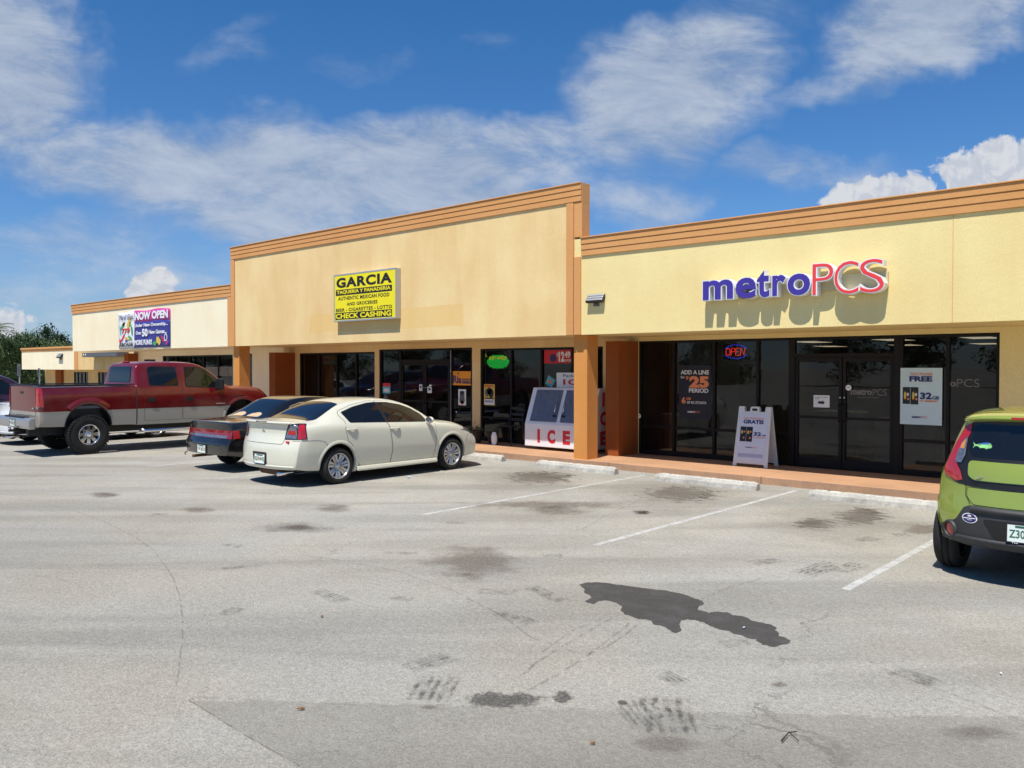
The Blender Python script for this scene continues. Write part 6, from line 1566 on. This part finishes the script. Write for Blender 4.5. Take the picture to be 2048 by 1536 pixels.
rbm = MB().prism([(a, b) for a, b in bp], -.985, .985, 'x').build('rear_bumper', M['bumper'], trk, bevel=.02)
MB().box(-.60, -.18, .862, .60, -.05, .885).build('step_pad', M['black'], rbm, bevel=.005)
o = plate_part(trk, -.0, -.203, .735, 0, 'F25 8KD')
MB().tube([(0, -.05, .56), (0, -.28, .56)], .03, 8).build('tow_hitch', M['black'], trk); MB().lathe([(0, .56), (.03, .60), (.034, .63), (.02, .66), (0, .665)], (0, -.26, 0), 'z', 12).build('tow_ball', M['chrome'], trk, smooth=True)
mb = MB(); mb.box(-.48, -.04, .44, -.36, 5.3, .60).box(.36, -.04, .44, .48, 5.3, .60).box(-.36, 2.0, .44, .36, 2.12, .56).box(-.5, .2, .46, .5, .34, .62); mb.build('chassis', M['black'], trk)
mb = MB(); mb.tube([(-.75, 1.05, .445), (.75, 1.05, .445)], .07, 10); mb.tube([(-.75, 4.87, .445), (.75, 4.87, .445)], .06, 10); mb.tube([(-.06, 1.05, .445), (.30, 1.05, .445)], .17, 12); mb.build('axle', M['black'], trk)
MB().box(-.93, 5.70, .60, .93, 5.98, .86).build('front_bumper', M['chrome'], trk, bevel=.03)
t = MB(); patch(t, tv, 'F', [(-.58, .92), (.58, .92), (.58, 1.26), (-.58, 1.26)], .012, .06); t.build('grille', M['chrome'], trk, fix=False)
t = MB(); patch(t, tv, 'T', rounded([(-.63, 3.86), (.63, 3.86), (.72, 4.40), (-.72, 4.40)], .05, 3), .006, .08); t.build('windshield', M['carglass'], trk, fix=False)
MB().tube([(.80, 4.62, 1.40), (.82, 4.50, 2.0)], .004, 5).build('antenna', M['black'], trk)

# ------------------------------------------------------------ black sedan
M['black_paint'] = paint('faded_black_paint', (.007, .007, .008), .12, .8, dust=.03, topdust=.10)
M['lampdark'] = pm('dark_red_lens', (.22, .008, .012), .12, 0, .05, coat=1); M['beige'] = pm('tan_cloth', (.50, .36, .22), .8, 0, .1, 8); M['goldtrim'] = pm('gold_trim', (.50, .36, .22), .3, .5)
ms = dict(L=4.56, hw=.84, arches=[(.98, .30, .345), (3.52, .30, .345)],
          bot=[(0, .33), (.4, .27), (1.4, .20), (3.1, .20), (4.0, .22), (4.56, .28)],
          belt=[(0, .87), (.3, .89), (.9, .90), (2.2, .88), (3.1, .86), (3.8, .80), (4.3, .72), (4.56, .62)],
          top=[(0, .93), (.05, .945), (.4, .96), (.72, .97), (.82, .985), (1.15, 1.13), (1.45, 1.30), (1.62, 1.355), (2.0, 1.385), (2.4, 1.37), (2.6, 1.325), (2.9, 1.13), (3.2, .945), (3.35, .925), (3.9, .88), (4.35, .80), (4.5, .72), (4.56, .66)],
          w=[(0, .82), (.3, .838), (3.6, .838), (4.3, .82), (4.56, .79)], wr=[(0, .74), (.7, .74), (.85, .69), (1.2, .62), (1.5, .575), (2.3, .575), (2.6, .60), (3.0, .68), (3.3, .73), (4.56, .70)],
          rear_off=[(.2, .04), (.35, 0), (.58, 0), (.62, .05), (.66, .08), (.90, .09), (1.0, .09)], rear_len=.35, rear_curve=.07, front_off=[(.2, .05), (.45, 0), (.7, .05)], front_len=.5, front_curve=.12, crown=.03, under=.32)
blk = empty('parked_car', (-14.74, 7.70, 0), 'older black sedan with full width red tail lamps between red pickup and cream sedan', 'car')
kb, kv = make_body(ms, [M['black_paint'], M['black']], parent=blk)
P2_ = dict(mat=M['black_paint'], rdoor=rounded([(1.36, .40), (1.45, .245), (2.02, .24), (2.02, 1.26), (1.75, 1.265), (1.50, 1.20), (1.22, 1.02), (1.18, .88), (1.22, .62)], .03, 3),
           fdoor=rounded([(2.035, .24), (3.05, .24), (3.08, .86), (2.95, 1.05), (2.70, 1.19), (2.50, 1.25), (2.035, 1.265)], .03, 3),
           rwin=rounded([(1.33, .925), (1.98, .91), (1.98, 1.225), (1.75, 1.225), (1.55, 1.16)], .03, 4), fwin=rounded([(2.07, .908), (2.93, .895), (2.85, 1.04), (2.66, 1.16), (2.48, 1.215), (2.07, 1.225)], .03, 4),
           winband=rounded([(1.29, .912), (2.98, .882), (2.88, 1.04), (2.68, 1.172), (2.49, 1.232), (1.75, 1.242), (1.53, 1.172)], .03, 4), rh=(1.36, .80), fh=(2.2, .79), hmat=M['black'],
           backlight=rounded([(-.63, .78), (.63, .78), (.64, .86), (.545, 1.49), (-.545, 1.49), (-.64, .86)], .03, 3), windshield=rounded([(-.54, 2.58), (.54, 2.58), (.68, 3.18), (-.68, 3.18)], .04, 3))
sedan_fit(blk, kv, P2_)
for view, s in (('R', 1), ('L', -1)):
    t = MB(); seam(t, kv, view, [(1.24, .915), (1.50, 1.19), (1.72, 1.255), (2.5, 1.245)], .016, .011); t.build('window_moulding', M['goldtrim'], blk, fix=False)
    arch_strip(blk, kv, M['black_paint'], s, .98, .30, .35, [(-.012, -.04), (-.006, .006), (.01, .009), (.03, -.002)]); arch_strip(blk, kv, M['black_paint'], s, 3.52, .30, .35, [(-.012, -.04), (-.006, .006), (.01, .009), (.03, -.002)])
    wheel(blk, (.84 - .10) * s, .98, .295, .295, .19, s, 'ten', .19); wheel(blk, (.84 - .10) * s, 3.52, .295, .295, .19, s, 'ten', .19)
    mirror_part(blk, .77 * s, 2.92, .92, s, M['black_paint'], .85)
t = MB(); patch(t, kv, 'B', [(-.815, .64), (.815, .64), (.80, .79), (-.80, .79)], .006, .06); tl = t.build('taillight', M['lampdark'], blk, fix=False)
t = MB(); patch(t, kv, 'B', [(-.70, .645), (.70, .645), (.70, .695), (-.70, .695)], .009, .06); t.build('clear_lens', M['lampclear'], tl, fix=False)
for vw in 'RL': t = MB(); patch(t, kv, vw, [(.16, .64), (.30, .64), (.28, .79), (.16, .79)], .006, .04); t.build('side_lens', M['lampred'], tl, fix=False)
h_, _ = hit(kv, 'B', (0, .43)); plate_part(blk, -.03, h_.y - .014, .42, 0, 'T4 8JLQ')
# beige rear shelf cushions seen through the glass
t = MB(); patch(t, kv, 'T', rounded([(-.50, .87), (-.08, .86), (-.10, .98), (-.3, 1.05), (-.46, 1.0)], .06, 4), .0075, .05); t.build('rear_cushion', M['beige'], blk, fix=False)
t = MB(); patch(t, kv, 'T', rounded([(.06, .86), (.48, .87), (.44, 1.0), (.28, 1.05), (.08, .98)], .06, 4), .0075, .05); t.build('rear_cushion', M['beige'], blk, fix=False)
mb = MB(); mb.tube([(-.4, .0, .26), (-.4, .5, .26)], .028, 10); mb.build('exhaust_pipe', M['rust'], blk)
MB().tube([(-.66, .02, .33), (-.70, -.01, .29), (-.66, -.01, .27)], .012, 6).build('tow_loop', M['rust'], blk)

# ------------------------------------------------------------ green hatchback
M['green_paint'] = paint('metallic_lime_green_paint', (.315, .39, .056), .20, 1.0, dust=.05, metal=.25, lower=(.03, .03, .03), zsplit=.365)
so_ = dict(L=3.96, hw=.86, arches=[(.68, .33, .365), (3.14, .33, .365)],
           bot=[(0, .34), (.3, .30), (.6, .25), (1.2, .20), (2.8, .20), (3.5, .22), (3.96, .28)],
           belt=[(0, .98), (.4, 1.03), (1.2, 1.00), (2.6, .95), (3.2, .92), (3.7, .82), (3.96, .70)],
           top=[(0, 1.50), (.10, 1.525), (.4, 1.555), (1.0, 1.575), (1.8, 1.56), (2.2, 1.51), (2.5, 1.38), (2.9, 1.11), (3.05, 1.05), (3.5, 1.0), (3.8, .90), (3.96, .80)],
           w=[(0, .80), (.3, .845), (.68, .862), (1.2, .85), (2.6, .85), (3.14, .86), (3.6, .84), (3.96, .78)],
           wr=[(0, .575), (.4, .60), (1.2, .615), (2.2, .62), (2.6, .66), (3.0, .74), (3.96, .68)],
           rear_off=[(.2, .10), (.34, .03), (.45, 0), (.66, 0), (.72, .03), (.90, .05), (1.0, .065), (1.1, .10), (1.3, .17), (1.45, .235), (1.5, .20), (1.56, .18)], rear_len=.95, rear_curve=.34,
           front_off=[(.2, .06), (.5, 0), (.8, .1)], front_len=.6, front_curve=.22, crown=.06, under=.33)
sol = empty('parked_car', (-1.42, 8.27, 0), 'lime green boxy hatchback at the right edge with black rear bumper and a fish sticker', 'car')
sb, sv = make_body(so_, [M['green_paint'], M['black']], parent=sol)
sym = lambda l: l + mir(l)
# black tailgate surround with glass
ct = [(0, 1.475), (.30, 1.47), (.50, 1.455), (.585, 1.30), (.655, 1.12), (.70, 1.0), (.69, .93), (.60, .885), (.45, .872), (0, .865)]
poly = [(-a, b) for a, b in ct[::-1]][:-1] + ct[::-1][::-1]
poly = [(-a, b) for a, b in reversed(ct)] + ct[1:-1]
hg = MB(); patch(hg, sv, 'B', rounded(poly, .02, 2), .004, .05); hg = hg.build('tailgate', M['trim'], sol, fix=False)
t = MB(); patch(t, sv, 'B', rounded([(-.49, 1.14), (.49, 1.14), (.52, 1.25), (.46, 1.44), (-.46, 1.44), (-.52, 1.25)], .04, 3), .007, .05); t.build('rear_window', M['carglass'], hg, fix=False)
t = MB(); patch(t, sv, 'B', rounded([(-.44, .935), (.44, .935), (.495, .97), (.50, 1.10), (-.50, 1.10), (-.495, .97)], .05, 4), .016, .035); patch(t, sv, 'B', rounded([(-.445, .93), (.445, .93), (.50, .965), (.505, 1.105), (-.505, 1.105), (-.50, .965)], .05, 4), .008, .035); t.build('tailgate_panel', M['green_paint'], hg, fix=False)
td = door_part(sol, sv, 'B', rounded([(-.44, .715), (.44, .715), (.50, .78), (.50, .862), (-.50, .862), (-.50, .78)], .02, 3), M['green_paint'], 'lower_tailgate')
mb = MB(); mb.smooth = True; v = []
for i in range(25):
    x = -.57 + 1.14 * i / 24; h_, _ = hit(sv, 'B', (x, 1.46)); yb = h_.y; zc_ = -.03 * (abs(x) / .57) ** 4
    for dy_, z in ((.06, 1.463), (-.075, 1.490), (-.082, 1.505), (-.04, 1.522), (.12, 1.545), (.20, 1.545)): v.append((x, yb + dy_, z + zc_))
mb.addm(v, [(i * 6 + j, (i + 1) * 6 + j, (i + 1) * 6 + j + 1, i * 6 + j + 1) for i in range(24) for j in range(5)] + [(0, 1, 2, 3, 4, 5), tuple(144 + k for k in range(6))]); spo = mb.build('roof_spoiler', M['green_paint'], sol)
h_, _ = hit(sv, 'B', (0, 1.46)); MB().box(-.16, h_.y - .088, 1.492, .16, h_.y - .07, 1.515).build('brake_light', M['lampred'], spo, bevel=.004)
for s in (1, -1):
    q = (lambda l: l) if s == 1 else mir; vw = 'R' if s == 1 else 'L'
    t = MB(); patch(t, sv, 'B', q([(.50, 1.445), (.56, 1.41), (.64, 1.25), (.70, 1.10), (.74, 1.0), (.725, .945), (.61, .905), (.545, .925), (.57, 1.0), (.61, 1.055), (.585, 1.14), (.55, 1.24), (.505, 1.36)]), .010, .03); tl = t.build('taillight', M['lampred'], sol, fix=False)
    t = MB(); patch(t, sv, 'B', q([(.525, 1.32), (.575, 1.27), (.612, 1.16), (.63, 1.07), (.565, 1.075), (.535, 1.15)]), .014, .02); t.build('clear_lens', M['lampclear'], tl, fix=False)
    t = MB(); patch(t, sv, 'B', q([(.538, 1.295), (.575, 1.25), (.59, 1.205), (.55, 1.20)]), .0165, .02); t.build('amber_lens', M['lampamber'], tl, fix=False)
    rd = door_part(sol, sv, vw, rounded([(1.05, .42), (1.16, .24), (1.86, .23), (1.86, 1.45), (.98, 1.46), (.88, 1.35), (.92, 1.0), (.96, .72)], .04, 3), M['green_paint'])
    t = MB(); patch(t, sv, vw, rounded([(.60, 1.16), (1.82, 1.05), (1.80, 1.43), (.70, 1.44)], .04, 3), .0085, .05); t.build('window', M['carglass'], rd, fix=False)
    fd = door_part(sol, sv, vw, rounded([(1.88, .23), (2.66, .23), (2.74, .6), (2.72, .98), (2.45, 1.25), (2.2, 1.42), (1.88, 1.45)], .04, 3), M['green_paint'])
    t = MB(); patch(t, sv, vw, rounded([(1.90, 1.045), (2.62, 1.0), (2.38, 1.25), (2.17, 1.385), (1.90, 1.42)], .04, 3), .0085, .05); t.build('window', M['carglass'], fd, fix=False)
    handle_part(rd, sv, vw, 1.08, .95, M['green_paint']); handle_part(fd, sv, vw, 2.0, .93, M['green_paint'])
    t = MB(); seam(t, sv, 'B', q([(.515, .878), (.515, .79), (.47, .715)]), .007, .004); t.build('body_seam', M['gasket'], sb, fix=False)
    arch_strip(sol, sv, M['green_paint'], s, .68, .33, .37, [(-.012, -.05), (-.006, .008), (.02, .014), (.05, .004)]); arch_strip(sol, sv, M['green_paint'], s, 3.14, .33, .37, [(-.012, -.05), (-.006, .008), (.02, .014), (.05, .004)])
    wheel(sol, (.86 - .115) * s, .68, .325, .325, .225, s, 'ten', .22); wheel(sol, (.86 - .115) * s, 3.14, .325, .325, .225, s, 'ten', .22)
    mirror_part(sol, .76 * s, 2.62, 1.04, s, M['green_paint'], 1.1)
# black bumper
bp_ = [(0, .705), (.46, .705), (.52, .68), (.585, .57), (.64, .525), (.72, .50), (.81, .46), (.80, .365), (.5, .345), (0, .345)]
t = MB(); patch(t, sv, 'B', rounded([(-a, b) for a, b in reversed(bp_)][:-1] + bp_[1:], .015, 2), .012, .04)
bm_ = t.build('rear_bumper', M['darkgrey'], sol, fix=False)
t = MB(); patch(t, sv, 'B', rounded([(-.26, .43), (.26, .43), (.36, .60), (-.36, .60)], .05, 4), .0135, .05); t.build('plate_recess', M['trim'], bm_, fix=False)
mb = MB(); mb.smooth = True; v = []
for i in range(31):
    x = -.62 + 1.24 * i / 30; h_, _ = hit(sv, 'B', (x, .43))
    for dy_, z in ((.01, .430), (-.035, .418), (-.035, .395), (.0, .36)): v.append((x, h_.y + dy_, z))
mb.addm(v, [(i * 4 + j, (i + 1) * 4 + j, (i + 1) * 4 + j + 1, i * 4 + j + 1) for i in range(30) for j in range(3)]); mb.build('bumper_lip', M['darkgrey'], bm_)
mb = MB(); mb.smooth = True; v = []
for i in range(25):
    x = -.46 + .92 * i / 24; h_, _ = hit(sv, 'B', (x, .66))
    for dy_, z in ((-.008, .705), (-.035, .695), (-.042, .670), (-.014, .645)): v.append((x, h_.y + dy_, z))
mb.addm(v, [(i * 4 + j, (i + 1) * 4 + j, (i + 1) * 4 + j + 1, i * 4 + j + 1) for i in range(24) for j in range(3)]); mb.build('bumper_ledge', M['darkgrey'], bm_)
for s in (1, -1):
    h_, n_ = hit(sv, 'B', (.645 * s, .455)); rot = Vector((0, -1, 0)).rotation_difference(n_.normalized())
    mb = MB(); mb.smooth = True; mb.lathe([(.086, .012), (.084, -.022), (.074, -.034), (.062, -.026), (.060, -.012)], (0, 0, 0), 'y', 30); bz_ = mb.build('reflector_bezel', M['darkgrey'], bm_); bz_.location = h_ + n_ * .004; bz_.rotation_mode = 'QUATERNION'; bz_.rotation_quaternion = rot
    mb = MB(); mb.smooth = True; mb.lathe([(0, -.020), (.03, -.019), (.060, -.013)], (0, 0, 0), 'y', 24); rf_ = mb.build('reflector', M['lampred'], sol); rf_.location = h_ + n_ * .004; rf_.rotation_mode = 'QUATERNION'; rf_.rotation_quaternion = rot
h_, _ = hit(sv, 'B', (0, .52)); pq = plate_part(sol, 0, h_.y - .022, .515, R_(-3), 'Z30 8TC', w_=.30, h=.150)
mb = MB(); text_mb(mb, 'Tex', .05, .014, .001, T3(-.09, -.0068, -.081)); mb.build('lettering', M['paper'], pq)
# stickers and badge
t = MB(); patch(t, sv, 'B', [(-.46 + .068 * math.cos(a * math.pi / 12), .590 + .044 * math.sin(a * math.pi / 12)) for a in range(24)], .016, .03); st = t.build('oval_sticker', M['paper'], sol, fix=False)
t = MB(); patch(t, sv, 'B', [(-.46 + .060 * math.cos(a * math.pi / 12), .590 + .037 * math.sin(a * math.pi / 12)) for a in range(24)], .0175, .03); t.build('printed_field', M['navy'], st, fix=False)
t = MB(); patch(t, sv, 'B', [(-.515, .582), (-.405, .590), (-.405, .597), (-.515, .590)], .019, .03); patch(t, sv, 'B', [(-.48, .572), (-.44, .574), (-.44, .578), (-.48, .576)], .019, .03); t.build('lettering', M['paper'], st, fix=False)
t = MB(); patch(t, sv, 'B', [(-.475, .602), (-.445, .604), (-.445, .619), (-.475, .617)], .019, .03); t.build('printed_flag', M['pinkedge'], st, fix=False)
M['fish'] = pm('fish_sticker', (.22, .50, .18), .4, 0, .5, 14); M['fishblue'] = pm('blue_sticker', (.03, .12, .42), .4)
X0, Z0, W0, H0 = -.475, 1.212, .165, .062
fs_ = [(0, .05), (.06, .40), (0, .95), (.10, .62), (.2, .62), (.45, .85), (.75, 1.0), (.92, .85), (1.0, .45), (.93, .2), (.78, .15), (.72, 0), (.66, .15), (.45, .2), (.40, .05), (.36, .22), (.2, .38), (.12, .36)]
t = MB(); patch(t, sv, 'B', [(X0 + a * W0, Z0 + b * H0) for a, b in fs_], .0095, .03); fo = t.build('fish_sticker', M['fish'], sol, fix=False)
t = MB(); patch(t, sv, 'B', [(X0 + a * W0, Z0 + b * H0) for a, b in [(.3, .60), (.5, .70), (.8, .72), (.85, .9), (.75, 1.0), (.45, .87)]], .0115, .03); t.build('fish_back', M['fishblue'], fo, fix=False)
h_, _ = hit(sv, 'B', (-.37, .965)); mb = MB(); text_mb(mb, 'SOUL', .115, .024, .005, T3(-.375, h_.y - .018, .968, 0), .01, shear=.3); mb.build('badge', M['chrome'], sol)

# ------------------------------------------------------------ cars beyond the pickup
def recolour(root, src, dst):
    for ch in root.children_recursive:
        for sl_ in ch.material_slots:
            if sl_.material == src: sl_.link = 'OBJECT'; sl_.material = dst
M['white_paint'] = paint('white_paint', (.74, .75, .76), .25, 1.0, dust=.05); M['plum_paint'] = paint('dark_plum_paint', (.028, .006, .013), .2, 1.0, dust=.05); M['silver_paint'] = paint('silver_paint', (.42, .43, .45), .3, 1.0, metal=.5)
def clone(src, skip, loc, sc, a, b, name, label, cat, rz=0.0):
    o = copy_tree(src); bpy.context.view_layer.update()
    dead = [ch for ch in o.children_recursive if ch.name.split('.')[0] in skip]; dead = set(dead + [q for ch in dead for q in ch.children_recursive])
    for ch in dead: bpy.data.objects.remove(ch)
    o.name = name; o.location = loc; o.scale = sc; o.rotation_euler = (0, 0, rz); tag(o, label, cat); recolour(o, a, b); return o
clone(gal, ('badge', 'lip_spoiler'), (-23.60, 6.82, 0), (1, 1.03, 1.0), M['cream_paint'], M['white_paint'], 'parked_car', 'white sedan mostly hidden behind the tail of the red pickup', 'car')
clone(sol, ('badge', 'fish_sticker', 'oval_sticker'), (-27.1, 5.55, 0), (1.05, 1.03, 1.16), M['green_paint'], M['plum_paint'], 'parked_suv', 'dark plum sport utility car at the left edge above the white sedan', 'suv')
clone(gal, ('badge', 'lip_spoiler'), (-30.3, 6.6, 0), (1, 1.0, 1.06), M['cream_paint'], M['silver_paint'], 'parked_car', 'silver car seen just past the dark plum one, over the pickup bed rail', 'car')
